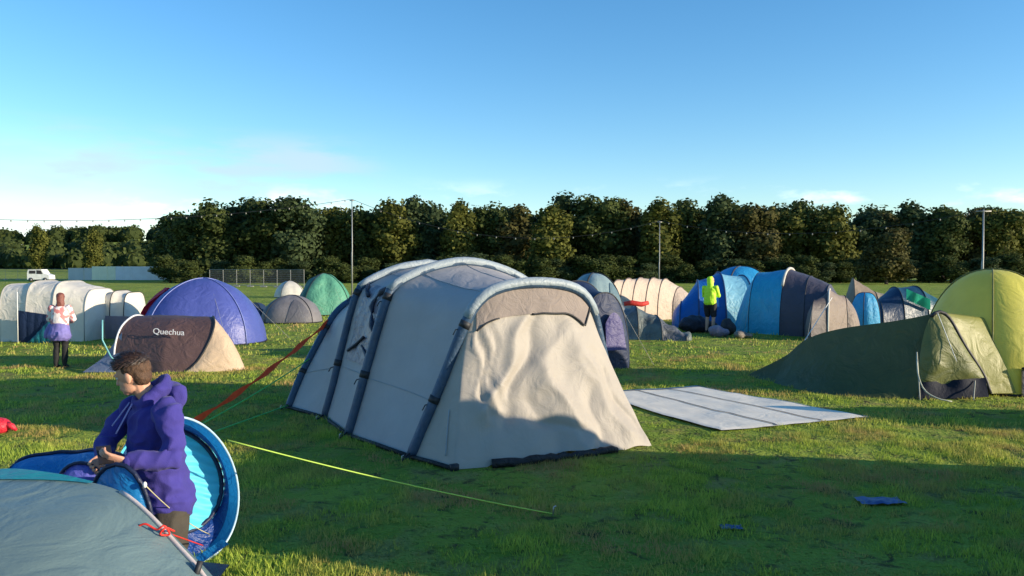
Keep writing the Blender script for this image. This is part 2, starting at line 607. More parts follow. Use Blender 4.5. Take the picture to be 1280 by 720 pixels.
# ------------------------------------------------------------------ trees
def leaf_mesh(name, lobes, n_per_area, size, flat=0.25, seed=1, mat=None, core=.62):
    """lobes = [(centre, (rx,ry,rz))]; leaf clumps on and under each lobe's skin plus a rough inner mass"""
    r = np.random.default_rng(seed)
    C = []; Nn = []
    for c, rad in lobes:
        c = np.array(c); rad = np.array(rad)
        k = int(n_per_area*4*math.pi*(rad.prod()**(2/3)))
        d = r.normal(size=(k, 3)); d /= np.linalg.norm(d, axis=1)[:, None]
        q = r.uniform(.70, 1.08, k)**1.0
        # broken outline
        q *= np.array([1+.28*mnoise.noise(Vector((a[0]*2.3+seed, a[1]*2.3, a[2]*2.3+c[0]))) for a in d])
        C.append(c + d*rad*q[:, None]); Nn.append(d)
    C = np.concatenate(C); Nn = np.concatenate(Nn)
    ok = C[:, 2] > .25
    C = C[ok]; Nn = Nn[ok]
    n = len(C)
    nn = Nn + r.normal(0, .55, (n, 3)); nn /= np.linalg.norm(nn, axis=1)[:, None]
    t = np.cross(nn, r.normal(size=(n, 3))); t /= np.linalg.norm(t, axis=1)[:, None]
    b = np.cross(nn, t)
    s = size*r.uniform(.5, 1.3, n)[:, None]
    k1 = r.uniform(.5, 1, (n, 1)); k2 = r.uniform(.5, 1, (n, 1))
    P = np.stack([C-t*s, C-b*s*k1, C+t*s*k2, C+b*s], 1)
    V = P.reshape(-1, 3)
    F = np.arange(n*4).reshape(-1, 4)
    rv = np.clip(.5+r.normal(0, .22, n)+.25*np.array([mnoise.noise(Vector(p*.35)) for p in C]), 0, 1)
    mb = MB()
    for c, rad in lobes:
        k0 = len(mb.v)
        mb.ell((0, 0, 0), (1, 1, 1), None, 7)
        for i in range(k0, len(mb.v)):
            d = np.array(mb.v[i]); q = core*(1+.35*mnoise.noise(Vector((d[0]*1.9+seed, d[1]*1.9, d[2]*1.9))))
            p = np.array(c)+d*np.array(rad)*q
            mb.v[i] = (p[0], p[1], max(.3, p[2]))
    nv = len(V)
    allv = np.concatenate([V, np.array(mb.v)])
    faces = [tuple(f) for f in F] + [tuple(i+nv for i in f) for f in mb.f]
    me = bpy.data.meshes.new(name)
    me.from_pydata(allv.tolist(), [], faces); me.update()
    at = me.attributes.new('rnd', 'FLOAT', 'FACE')
    at.data.foreach_set('value', np.concatenate([rv, np.full(len(mb.f), .15)]))
    me.materials.append(mat)
    return me

M_leaf = [vcol_mat('dark_foliage', (.03, .045, .014), (.095, .12, .034), .75, .2, .1),
          vcol_mat('olive_foliage', (.05, .062, .014), (.15, .155, .034), .75, .22, .1),
          vcol_mat('bluegreen_foliage', (.028, .048, .022), (.08, .11, .045), .75, .2, .1),
          vcol_mat('brown_foliage', (.045, .048, .018), (.12, .11, .035), .75, .2, .1)]
M_bark = principled('bark', (.07, .055, .04), .9, 0, .3, 8, .02, 12)
def crown_lobes(kind, r):
    """unit tree: height 1, crown about .55 wide"""
    L = []
    if kind == 'round':
        for i in range(14):
            a = r.uniform(0, 6.28); z = r.uniform(.20, .84); q = r.uniform(.06, .19)*(1.15-abs(z-.5))
            s = r.uniform(.10, .16); L.append(((math.cos(a)*q, math.sin(a)*q, z), (s, s, s*1.05)))
        L.append(((0, 0, .45), (.2, .2, .3)))
    elif kind == 'tall':
        for i in range(11):
            a = r.uniform(0, 6.28); z = .2+i*.068; q = r.uniform(.03, .12)
            s = r.uniform(.10, .165)*(1.25-.5*z); L.append(((math.cos(a)*q, math.sin(a)*q, z), (s, s, s*1.3)))
        L.append(((0, 0, .45), (.17, .17, .38)))
    else:   # broad, bushy to the ground
        for i in range(14):
            a = r.uniform(0, 6.28); z = r.uniform(.12, .82); q = r.uniform(.1, .26)*(1.1-.6*z)
            s = r.uniform(.11, .17); L.append(((math.cos(a)*q, math.sin(a)*q, z), (s, s, s)))
        L.append(((0, 0, .4), (.26, .26, .34)))
    return L
HT = 14.0
protos = {}
def proto(kind, mi, v):
    key = (kind, mi, v)
    if key not in protos:
        r = np.random.default_rng(hash(('round', 'tall', 'bushy').index(kind)*31+mi*7+v) % 1000)
        lob = [(tuple(HT*q for q in c), tuple(HT*q for q in s)) for c, s in crown_lobes(kind, r)]
        crown = leaf_mesh('crown', lob, 5.5, .30, seed=mi*13+v*5+3, mat=M_leaf[mi])
        tb = MB()
        tb.tube([(0, 0, -.2), (.1, 0, 3), (.0, .15, 6.5), (.1, 0, 10)], [.32, .24, .16, .06], 7)
        for q in range(4):
            a = q*1.6+v; z = 2.6+q*1.1
            tb.tube([(0, 0, z), (math.cos(a)*1.2, math.sin(a)*1.2, z+1.4), (math.cos(a)*2.1, math.sin(a)*2.1, z+3)], [.11, .07, .03], 5)
        tme = bpy.data.meshes.new('trunk'); tme.from_pydata(tb.v, [], tb.f); tme.materials.append(M_bark); tme.update()
        protos[key] = (crown, tme)
    return protos[key]
def tree(name, px, top, depth, wide, kind, mi, v, label, group=None):
    h = Z(top, depth) * 1.02
    x = U(px, 335, depth)[0]
    z0 = ground_z(x, depth)
    h -= z0
    s = h/HT
    cr, tr = proto(kind, mi, v)
    t = thing(name, label, 'tree', (x, depth, z0), group, rng.uniform(0, 6.28))
    t.scale = (s*wide, s*wide, s)
    for nm, me_ in (('crown', cr), ('trunk', tr)):
        o = bpy.data.objects.new(nm, me_); COL.objects.link(o); o.parent = t
    return t

ROW = 'trees in the long dark row behind the campsite'
front = [  # px, top, depth, wide, kind, material, variant, label
 (232, 261, 128, .95, 'round', 0, 0, 'leftmost and lowest tree of the long row, above the end of the grey hoarding'),
 (268, 250, 126, 1.0, 'round', 0, 1, 'dark round-topped tree in the row directly above the purple-blue dome tent'),
 (304, 246, 131, 1.05, 'round', 2, 0, 'dark blue-green tree in the row between the blue dome tent and the grey dome tent'),
 (342, 243, 127, 1.0, 'round', 0, 2, 'dark tree with rounded crown in the row directly above the small grey dome tent'),
 (378, 246, 124, 1.0, 'round', 2, 1, 'broad dark tree in the row just left of the crumpled green tent'),
 (414, 252, 129, .95, 'round', 1, 0, 'olive-tinged tree in the row just left of the tall thin pole'),
 (458, 255, 127, .95, 'round', 0, 0, 'lower dark tree in the row just right of the tall thin pole'),
 (498, 249, 125, 1.0, 'round', 1, 1, 'brownish olive tree above the rear hoops of the big grey tent'),
 (532, 243, 128, .95, 'round', 2, 2, 'tree with a high rounded top above the big grey tent, second hoop'),
 (574, 251, 123, .85, 'tall', 1, 0, 'narrow sunlit olive tree above the crest of the big grey tent'),
 (610, 253, 128, .9, 'round', 0, 1, 'dark tree right of the narrow sunlit one over the big grey tent crest'),
 (644, 251, 126, .95, 'round', 3, 0, 'brown-green tree above the front porch of the big grey tent'),
 (687, 257, 119, .95, 'tall', 1, 1, 'lower sunlit olive tree standing forward of the row, above the porch right shoulder'),
 (706, 245, 129, .9, 'tall', 2, 0, 'dark tall tree close behind the low sunlit olive one'),
 (748, 238, 126, 1.0, 'round', 0, 2, 'tallest and darkest tree of the row, above the small teal dome tent'),
 (782, 249, 129, .8, 'tall', 3, 0, 'narrow brownish tree right of the tallest one, over the cream ribbed tent'),
 (826, 249, 122, .95, 'tall', 1, 0, 'olive tree behind the middle thin pole'),
 (864, 250, 127, .9, 'tall', 0, 0, 'dark narrow tree above the dark blue tent front'),
 (890, 249, 123, .85, 'tall', 2, 1, 'blue-green tree directly above the person in the high-visibility jacket'),
 (914, 244, 129, .75, 'tall', 0, 1, 'thin pointed tree rising above its neighbours right of the high-visibility jacket'),
 (944, 257, 122, .95, 'round', 3, 1, 'brownish round tree above the bright blue tent'),
 (978, 255, 127, 1.0, 'round', 1, 0, 'olive tree above the pale hoop of the charcoal tunnel tent'),
 (1008, 251, 129, .85, 'tall', 0, 0, 'dark tree above the charcoal half of the tunnel tent'),
 (1038, 254, 124, 1.0, 'round', 1, 1, 'mid-green tree above the small khaki tent'),
 (1078, 262, 128, 1.0, 'round', 2, 0, 'low-topped dark tree just left of the big grey-olive bush'),
 (1108, 281, 108, 1.1, 'bushy', 3, 0, 'big rounded grey-olive bush standing in front of the row'),
 (1118, 256, 130, .95, 'round', 3, 2, 'russet-topped tree behind the big grey-olive bush'),
 (1150, 255, 126, .9, 'tall', 2, 1, 'dark tree between the grey-olive bush and the olive dome tent'),
 (1178, 257, 124, .9, 'round', 0, 1, 'dark green tree above the left shoulder of the olive dome tent'),
 (1210, 262, 128, .95, 'round', 3, 1, 'brownish tree just left of the pole behind the olive dome tent'),
 (1246, 257, 125, .95, 'round', 1, 2, 'olive-green tree just right of the pole behind the olive dome tent'),
 (1280, 260, 129, 1.0, 'round', 0, 2, 'last tree of the row at the right edge of the picture'),
]
for px, top, dp, wd, kd, mi, v, lab in front:
    tree('tree', px, top, dp, wd*(1.45 if kd == 'tall' else 1.25), kd, mi, v, lab, ROW)
for i, px in enumerate(range(222, 1320, 25)):
    tree('tree', px+rng.uniform(-8, 8), 256+rng.uniform(-5, 7), 137+rng.uniform(-3, 4), 1.35, ('round', 'bushy')[i % 2], (0, 2, 0)[i % 3], i % 3,
         'dark tree standing close behind the front row and showing only in its gaps', 'trees filling the gaps of the row')
for i, px in enumerate(range(214, 1320, 27)):
    tree('bush', px+rng.uniform(-8, 8), 322+rng.uniform(-8, 6), 117+rng.uniform(-2, 3), 2.0, 'bushy', (0, 0, 2, 0)[i % 4], i % 2,
         'dark low bush at the foot of the long tree row', 'bushes at the foot of the tree row')['category'] = 'bush'
# far left: two pale olive trees and the distant wood on its slope
tree('tree', 50, 281, 235, 1.0, 'tall', 1, 0, 'sunlit olive tree at far left standing directly above the white van')
tree('tree', 118, 286, 232, 1.05, 'tall', 1, 1, 'sunlit olive tree at far left standing above the left end of the grey hoarding')
r = np.random.default_rng(5)
lob = []
for i in range(95):
    x = -330 + i*2.9; 
    y = 330 + r.uniform(-12, 14)
    lob.append(((x, y, ground_z(x, y)+r.uniform(2.5, 4.5)), (r.uniform(4, 7), 5, r.uniform(5, 7))))
for i in range(60):
    x = -240 + i*3.2; y = 262 + r.uniform(-5, 8)
    if x > -78: y = 250
    lob.append(((x, y, ground_z(x, y)+2.2), (r.uniform(3, 5), 3.5, r.uniform(3.2, 5.2))))
for i in range(80):
    x = -420+i*5; y = 520+r.uniform(-15, 15)
    lob.append(((x, y, ground_z(x, y)+4), (r.uniform(6, 9), 7, r.uniform(6, 8))))
wm = leaf_mesh('distant_wood', lob, .55, .9, seed=4, mat=M_leaf[0], core=.85)
wo_ = bpy.data.objects.new('distant_wood', wm); COL.objects.link(wo_)
tag(wo_, 'dark distant wood on the rising ground at far left', 'wood', kind='stuff')

# ------------------------------------------------------------------ big grey inflatable-frame tent
EW = np.array([.87, .49, 0]); EW /= np.linalg.norm(EW); EL = np.array([-EW[1], EW[0], 0])
def prof_hoop(base, prof, W, lean, k=49, zs=1.0):
    half = [(w, h) for w, h in prof]
    pts = half + [(W-w, h) for w, h in half[::-1] if w < W/2-1e-6]
    base = np.array([base[0], base[1], 0.0])
    P3 = [base + EW*w + np.array([0, 0, h*zs]) + EL*(-lean*h) for w, h in pts]
    return curve_resample(P3, k)
B1 = G(515, 572); B2 = G(437, 545); B3 = G(407, 523); B4 = G(362, 510)
H1 = prof_hoop(B1, [(0, 0), (.17, .42), (.35, .86), (.60, 1.53), (.74, 1.77), (.92, 1.90), (1.18, 1.965), (1.5, 1.985)], 3.0, .15)
H2 = prof_hoop(B2, [(0, 0), (.15, .5), (.29, .99), (.53, 1.78), (.67, 1.97), (1.12, 2.16), (1.65, 2.25)], 3.3, .03)
H3 = prof_hoop(B3, [(0, 0), (.15, .5), (.28, 1.02), (.49, 1.76), (.68, 1.97), (1.18, 2.17), (1.62, 2.23)], 3.25, .0)
H4 = prof_hoop(B4, [(0, 0), (.22, .45), (.47, .86), (.80, 1.36), (1.0, 1.55), (1.25, 1.68), (1.45, 1.72)], 2.9, -.2)
M_porch = cloth((.39, .355, .31), .6, .10, .013, 3.0, .05)
M_grey = cloth((.39, .375, .375), .6, .10, .012, 3.0, .05)
M_greyroof = cloth((.56, .55, .55), .5, .12, .02, 3.0, .05)
M_slate = cloth((.03, .065, .12), .45, .0, .015, 6.0, .12, spec=.5)
M_crest = cloth((.29, .345, .385), .5, .05, .015, 6.0, .06)  # sunlight on the hoop crests put into a pale colour; zip and seams share it
M_hood_shade = cloth((.27, .225, .20), .8, .1, .02, 5.0, .08)
M_black = cloth((.012, .013, .016), .6, 0, .03, 8.0, .3)

mt = thing('family_tent', 'large pale grey tent with dark blue tubular hoops and a sunlit cream porch', 'tent', tuple((B1+B3)/2*np.array([1, 1, 0])))
# bays between hoops
for A, B, sg, sd_ in ((H1, H2, .035, 1), (H2, H3, .03, 2), (H3, H4, .03, 3)):
    Pn = displace_grid(loft(A, B, 26, sg), .035, 1.6, sd_*11.0)
    MB().grid(Pn).build('flysheet_bay', M_grey, mt)
# back slope
back = []
for t in np.linspace(0, 1, 16):
    foot = H4[0]*.5+H4[-1]*.5 + EL*1.15
    C = H4.copy()
    tgt = np.stack([np.linspace(H4[0][a], H4[-1][a], len(H4)) for a in range(3)], 1)
    bulge = EL*1.3*np.sin(np.linspace(0, math.pi, len(H4)))[:, None]
    tgt = tgt + bulge
    back.append(C*(1-t)+tgt*t + np.array([0, 0, .25])*math.sin(math.pi*t)*np.sin(np.linspace(0, math.pi, len(H4)))[:, None])
MB().grid(displace_grid(np.array(back), .04, 1.5, 5)).build('rear_panel', M_grey, mt)
# hoop tubes slate; a paler tube paints the sun's graze onto the crests
def outward(C, d):
    ctr = C.mean(0); ctr[2] = .6
    n = C-ctr; n /= np.linalg.norm(n, axis=1)[:, None]
    return C+n*d
for hi, (C, r_) in enumerate(((H1, .064), (H2, .064), (H3, .06), (H4, .062))):
    Q = outward(C, .03)
    k = len(Q)
    rad = np.array([r_*(1+.02*math.sin(i*1.7)) for i in range(k)]); rad[0] *= .8; rad[-1] *= .8
    tb = MB().tube(Q, rad, 12).build('air_hoop', M_slate, mt)
    if hi < 3:
        a, b = int(k*.315), int(k*.70)
        Qs = outward(C, .04)[a:b]
        MB().tube(Qs, [r_*1.04]*len(Qs), 12).build('crest_sunlit', M_crest, tb)
    for f in (.13, .30):
        p = Q[int(k*f)]
        st = MB().tube([Q[int(k*f)-0], (Q[int(k*f)]*.3+Q[int(k*f)+1]*.7)], [r_*1.08]*2, 12)
        st.tube([p, p+np.array([-.09, -.04, -.02]), p+np.array([-.12, -.05, -.08])], .008, 5)
        st.build('strap', M_dark, tb)
# porch front: ruled from hoop 1 down to its own base line, with folds
CL = G(568, 587); CR = G(815, 557); R1 = H1[-1]
def porch(t):
    a, b = .30, .72
    if t < a: q = t/a; return B1*(1-q)+CL*q
    if t < b: q = (t-a)/(b-a); return CL*(1-q)+CR*q + np.array([.10, -.12, 0])*math.sin(math.pi*q)
    q = (t-b)/(1-b); return CR*(1-q)+R1*q
nu, nv = 150, 90
U1 = np.stack([np.interp(np.linspace(0, 1, nu), np.linspace(0, 1, len(H1)), H1[:, a]) for a in range(3)], 1)
PB = np.array([porch(t) for t in np.linspace(0, 1, nu)])
for i, t in enumerate(np.linspace(0, 1, nu)):
    if .36 < t < .64: PB[i][2] += .09*math.sin(math.pi*(t-.36)/.28)**.7 + .015*math.sin(t*90)
    elif .64 <= t < .71: PB[i][2] += .03*math.sin(math.pi*(t-.64)/.07)
fn = -EL*.88 + np.array([0, 0, .45])
ridges = [((.47, .17), (.37, .66), .018, .065), ((.50, .17), (.395, .74), .018, -.07), ((.56, .22), (.47, .60), .03, .04), ((.345, .16), (.352, .7), .006, .028), ((.36, .17), (.362, .74), .006, -.028), ((.372, .16), (.372, .7), .006, .028), ((.386, .17), (.385, .66), .006, -.022),
          ((.39, .2), (.395, .7), .012, .03), ((.60, .35), (.66, .9), .022, .05), ((.64, .40), (.70, .85), .018, -.05), ((.50, .55), (.555, 1.0), .022, .06),
          ((.455, .6), (.50, 1.0), .02, -.045), ((.56, .1), (.60, .55), .03, .03), ((.47, .45), (.53, .66), .015, .035), ((.40, .72), (.54, .86), .03, -.05), ((.60, .62), (.585, 1.0), .014, -.05)]
PG = np.zeros((nv, nu, 3))
for j in range(nv):
    v = j/(nv-1)
    for i in range(nu):
        t = i/(nu-1)
        p = U1[i]*(1-v)+PB[i]*v
        mid = math.sin(math.pi*min(1, max(0, (t-.22)/.56)))
        off = -.09*math.sin(math.pi*v)*mid
        for (u0, v0), (u1, v1), wd, am in ridges:
            if v > v0-.08:
                q = min(1.1, max(0, (v-v0)/(v1-v0)))
                uc = u0+(u1-u0)*q + .010*math.sin(v*17+u0*40)
                fade = min(1, max(0, (v-v0+.08)/.16))*min(1, max(0, (v1+.12-v)/.12))
                off += am*fade*math.exp(-(abs((t-uc)/wd)**1.35))
        off += .018*nz(p, 2.2, 3)*min(1, v*5)*min(1, (1-v)*8+.3) + .012*(1-abs(mnoise.noise(Vector((t*9+v*3, v*2.2, 4.1)))) *4)*min(1, max(0, (t-.33)*12))*min(1, v*6)*mid
        PG[j, i] = p+fn*off
MB().grid(PG).build('porch_panel', M_porch, mt)
# strip under the crest, hood shade put into a darker cloth colour, and piping
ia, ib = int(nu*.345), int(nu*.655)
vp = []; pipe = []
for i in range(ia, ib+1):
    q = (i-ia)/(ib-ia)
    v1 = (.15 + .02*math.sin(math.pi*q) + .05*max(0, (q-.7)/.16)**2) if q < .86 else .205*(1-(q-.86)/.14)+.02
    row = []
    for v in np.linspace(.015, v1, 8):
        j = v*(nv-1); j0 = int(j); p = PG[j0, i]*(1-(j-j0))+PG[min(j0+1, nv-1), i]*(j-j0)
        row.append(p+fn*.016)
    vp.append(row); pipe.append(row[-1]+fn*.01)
MB().grid(vp).build('hood_shade_panel', M_hood_shade, mt)
MB().tube(pipe[:int(len(pipe)*.22)], .010, 6).build('piping', M_dark, mt)
MB().tube(pipe[int(len(pipe)*.45):], .012, 6).build('piping', M_dark, mt)
# zip line on the shaded side facet
iz = int(nu*.235)
MB().tube([PG[j, iz]+fn*.012+np.array([-.01, 0, 0]) for j in range(int(nv*.5), nv-8, 4)], .006, 5).build('zip', M_crest, mt)
# black groundsheet lip showing under the lifted hem
lip = []
r = np.random.default_rng(3)
for i in range(int(nu*.36), int(nu*.62), 2):
    p = PB[i].copy(); p[2] = 0
    rr = .035*(1+.5*math.sin(i*.9))+.02
    lip.append(p - EL*(.02+.03*r.random()) + np.array([0, 0, .03+.03*r.random()]))
MB().tube(lip, [.03+.03*r.random() for _ in lip], 8).build('groundsheet_lip', M_black, mt)
edge = MB()
for a, b in ((B1, CL), (B2, B1), (B3, B2), (B4, B3)):
    a = a.copy(); b = b.copy(); 
    edge.tube([a+[-.02, -.03, .02], (a+b)/2+[-.02, -.03, .025], b+[-.02, -.03, .02]], .026, 6)
edge.build('mud_skirt', M_black, mt)
MB().box(tuple(CL+np.array([0, -.02, .03])), (.09, .06, .07), .5).build('corner_toggle', M_dark, mt)
for bay_, (A, B) in enumerate(((H1, H2), (H2, H3), (H3, H4))):
    gq = displace_grid(loft(A, B, 26, (.035, .03, .03)[bay_]), .035, 1.6, (bay_+1)*11.0)
    for j in (6, 19, 24):
        MB().tube([gq[i, j]+(-EW*.9+np.array([0, 0, .4]))*.006 for i in range(1, 26)], .0045, 5).build('seam', M_crest, mt)
for foot in (B1, B2, B3, B4):
    MB().tube([foot+[-.02, -.05, .06], foot+[-.07, -.13, .03], foot+[-.10, -.18, .0]], .012, 6).build('peg_loop', M_dark, mt)
    peg(mt, foot+np.array([-.10, -.18, 0]), M_peg)
# half-rolled window cover between hoops 2 and 3
bay = displace_grid(loft(H2, H3, 26, .03), .035, 1.6, 22.0)
def on_bay(u, s, d=.02):
    i = u*26; j = s*48
    i0 = min(25, int(i)); j0 = min(47, int(j))
    p = bay[i0, j0]*(1-(i-i0))*(1-(j-j0))+bay[i0+1, j0]*(i-i0)*(1-(j-j0))+bay[i0, j0+1]*(1-(i-i0))*(j-j0)+bay[i0+1, j0+1]*(i-i0)*(j-j0)
    return p + (-EW*.93+np.array([0, 0, .35]))*d
win = []
for j in range(14):
    s = .145+.19*j/13
    win.append([on_bay(.17+.66*i/15, s, .022+.012*math.sin(i*1.4+j*.8)) for i in range(16)])
wo1 = MB().grid(win).build('window', cloth((.16, .15, .19), .35, .05, .02, 6, .1, spec=.6), mt)
fl = MB()
fl.tube([on_bay(.22+.2*math.sin(q*5), .33-.15*q, .05) for q in np.linspace(0, 1, 12)], [.03+.02*math.sin(q*2.1) for q in range(12)], 8)
fl.tube([on_bay(.45+.35*q, .205-.04*q, .04) for q in np.linspace(0, 1, 8)], .022, 6)
fl.tube([on_bay(.15+.30*q, .165+.02*q, .04) for q in np.linspace(0, 1, 8)], .018, 6)
fl.tube([on_bay(.65+.25*q, .30+.03*q, .04) for q in np.linspace(0, 1, 8)], .03, 6)
fl.build('rolled_cover', cloth((.03, .035, .06), .5, 0, .03, 9), mt)
# guy lines of the big tent: red webbing at the rear, green cords
Rt = np.interp(.30, np.linspace(0, 1, 49), range(49))
pA = H4[16]+np.array([-.05, 0, 0]); pgr = np.array([-4.35, 9.6, .03])
red = []
for q in np.linspace(0, 1, 22):
    p = pA*(1-q)+pgr*q - np.array([0, 0, .10*math.sin(math.pi*q)]); red.append(p)
rb = MB()
g = []
for i, p in enumerate(red):
    wv = np.array([.2, -.2, .93]) if i % 4 < 2 else np.array([.5, .3, .8])
    wdt = .055*(.6+.6*abs(math.sin(i*.8+.6)))
    g.append([p-wv*wdt, p+wv*wdt*.2+np.array([.01, .01, 0]), p+wv*wdt])
rb.grid(g).build('guy_strap', principled('webbing', (.98, .09, .03), .6, 0, .2, 9, .004, 20, .25), mt)
rope('guy_line', H4[9], np.array([-4.3, 9.75, .03]), .010, M_green_cord, mt, .05)
rope('guy_line', B4+[0, 0, .05], np.array([-4.1, 9.8, .03]), .010, M_green_cord, mt, 0)
peg(mt, (-4.3, 9.7, 0), M_peg)

# ------------------------------------------------------------------ generic small tents
M_edge = M_black
M_grey_cord = principled('cord', (.30, .30, .28), .7)
def tunnel(name, label, hoops, mats, cat='tent', ends=('none', 'none'), end_mats=(None, None), pole_mat=None, pole_r=.014, wr=.03, sag=.05, seed=1,
           group=None, guys=True, k=33, ext=(.7, .7), guy_mat=None, n=2.3):
    """hoops = [(x, y, W, H, yaw_deg, lean)]"""
    x0 = np.mean([h[0] for h in hoops]); y0 = np.mean([h[1] for h in hoops])
    t = thing(name, label, cat, (x0, y0, 0), group)
    C = [arch((h[0], h[1]), h[2], h[3], R(h[4]), h[5] if len(h) > 5 else 0, n=n, k=k) for h in hoops]
    for i in range(len(C)-1):
        g = displace_grid(loft(C[i], C[i+1], 12, sag), wr, 1.5, seed*7+i*3)
        MB().grid(g).build('flysheet', mats[i % len(mats)], t)
    for e, ci, sgn in ((0, 0, -1), (1, -1, 1)):
        if ends[e] == 'none': continue
        H = C[ci]
        yaw = R(hoops[ci][4]); el = np.array([-math.sin(yaw), math.cos(yaw), 0])
        o2 = C[1 if e == 0 else -2].mean(0)
        if np.dot(el, H.mean(0)-o2) < 0: el = -el
        base = np.stack([np.linspace(H[0][a], H[-1][a], len(H)) for a in range(3)], 1)
        bl = np.sin(np.linspace(0, math.pi, len(H)))[:, None]**.6
        base = base + el*ext[e]*bl
        base[:, 2] = 0
        rows = [H*(1-q)+base*q + (el*.10+np.array([0, 0, .10]))*bl*math.sin(math.pi*q) for q in np.linspace(0, 1, 14)]
        MB().grid(displace_grid(np.array(rows), wr, 1.7, seed*3+e)).build('end_panel' if ends[e] == 'slope' else 'door_panel', end_mats[e], t)
    for c in C:
        MB().tube(outward(c, pole_r*.7), pole_r, 6).build('pole', pole_mat or M_dark, t)
    if guys:
        for ci in (0, -1):
            for j in (int(k*.3), int(k*.7)):
                p = C[ci][j]; o = C[ci].mean(0); d = p-o; d[2] = 0; d /= max(.1, np.linalg.norm(d))
                f = p+d*.9; f[2] = .02
                rope('guy_line', p, f, .0045, guy_mat or M_grey_cord, t)
    return t, C

def dome(name, label, c, rx, ry, H, yaw, mats, pole_mat=None, wr=.03, seed=1, n=2.7, pw=.85, door=None, sag=.07, group=None, cat='tent', pole_r=.013, guys=True, valance=None):
    """square-footed dome on two crossing poles; mats = 4 panel materials (or one)"""
    t = thing(name, label, cat, (c[0], c[1], 0), group)
    yw = R(yaw)
    ex = np.array([math.cos(yw), math.sin(yw), 0]); ey = np.array([-math.sin(yw), math.cos(yw), 0])
    def surf(th, q, off=0.0):
        # th angle, q 0 at ground .. 1 at apex
        cth, sth = math.cos(th), math.sin(th)
        rho = (abs(cth)**n+abs(sth)**n)**(-1/n)
        diag = abs(math.sin(2*th))
        a = q*math.pi/2
        rr = math.cos(a)**pw
        zz = math.sin(a)**.95
        s = 1 - sag*(1-diag)*math.sin(math.pi*min(1, q*1.05))
        return np.array([c[0], c[1], 0]) + ex*cth*rho*rx*(rr*s+off) + ey*sth*rho*ry*(rr*s+off) + np.array([0, 0, H*zz+off*.6])
    nq = 18; na = 14
    mats4 = mats if isinstance(mats, (list, tuple)) else [mats]
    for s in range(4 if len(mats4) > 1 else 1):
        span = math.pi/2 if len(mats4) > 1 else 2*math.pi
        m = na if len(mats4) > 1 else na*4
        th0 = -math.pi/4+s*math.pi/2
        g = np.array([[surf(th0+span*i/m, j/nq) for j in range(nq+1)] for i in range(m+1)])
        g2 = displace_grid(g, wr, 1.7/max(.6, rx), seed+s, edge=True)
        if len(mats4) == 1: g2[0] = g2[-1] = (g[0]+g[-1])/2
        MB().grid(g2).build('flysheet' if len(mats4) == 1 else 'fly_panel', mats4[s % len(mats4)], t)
    for a in (math.pi/4, 3*math.pi/4):
        pts = [surf(a, j/nq, .012) for j in range(nq+1)] + [surf(a+math.pi, j/nq, .012) for j in range(nq-1, -1, -1)]
        MB().tube(pts, pole_r, 6).build('pole', pole_mat or M_dark, t)
    if door is not None:
        ang, mat = door
        g = []
        for i in range(13):
            col = []
            u = (i-6)/6
            for j in range(10):
                col.append(surf(R(ang)+u*.42*(1-.2*j/9), .03+.60*(1-u*u*.55)*j/9, .018))
            g.append(col)
        MB().grid(g).build('door', mat, t)
    hem = MB().tube([surf(2*math.pi*i/40, 0.0, .004)+np.array([0, 0, .025]) for i in range(40)], .022, 5, closed=True)
    hem.build('groundsheet_edge', M_edge, t)
    if guys:
        for a in (.3, 1.9, 3.4, 5.1):
            p = surf(a, .55); d = surf(a, 0)-np.array([c[0], c[1], 0]); d /= np.linalg.norm(d)
            f = surf(a, 0)+d*.7; f[2] = .02
            rope('guy_line', p, f, .004, M_grey_cord, t)
    return t, surf

def at(px, d): return U(px, 335, d)[0]

# small grey dome, crumpled green tent
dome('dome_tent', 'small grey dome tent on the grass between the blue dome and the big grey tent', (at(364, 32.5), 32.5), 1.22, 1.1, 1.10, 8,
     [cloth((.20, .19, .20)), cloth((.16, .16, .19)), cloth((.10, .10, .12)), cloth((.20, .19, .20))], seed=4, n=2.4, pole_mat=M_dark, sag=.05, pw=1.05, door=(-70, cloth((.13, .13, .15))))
dome('pup_tent', 'tiny dark blue tent with green trim against the left side of the small grey dome', (at(318, 34), 34), .62, .7, .72, 0, cloth((.02, .04, .09)), seed=6)
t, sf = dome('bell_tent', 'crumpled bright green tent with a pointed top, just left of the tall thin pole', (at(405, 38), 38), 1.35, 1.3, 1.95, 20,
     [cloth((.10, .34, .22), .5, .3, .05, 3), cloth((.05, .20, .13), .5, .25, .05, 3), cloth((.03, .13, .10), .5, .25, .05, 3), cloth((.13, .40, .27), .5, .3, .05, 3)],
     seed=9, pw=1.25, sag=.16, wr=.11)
dome('small_tent', 'small pale pointed tent far back left of the green tent by the mesh fence', (at(362, 60), 60), 1.1, 1, 1.25, 30, cloth((.55, .53, .48)), seed=12, pw=1.2, guys=False)

# blue-violet dome
BD = cloth((.09, .12, .42), .4, .25, .03, 2.5, .06, spec=.5)
BD2 = cloth((.085, .13, .44), .4, .25, .03, 2.5, .06, spec=.5)
t, sf = dome('dome_tent', 'violet-blue dome tent with a red door flap, behind the brown pop-up tent', (at(262, 24.2), 23.7), 1.78, 1.6, 1.90, 12, [BD, BD2, BD2, BD], seed=15, n=2.4, pw=1.12, sag=.06,
     pole_mat=principled('blue_sleeve', (.18, .22, .5), .5))
g = []
for i in range(9):
    g.append([sf(R(183)+(i-4)*.085, .10+.52*j/8, .05+.03*math.sin(i*1.3+j)) for j in range(9)])
MB().grid(g).build('door_flap', cloth((.62, .02, .05), .5, .25, .03, 5), t)

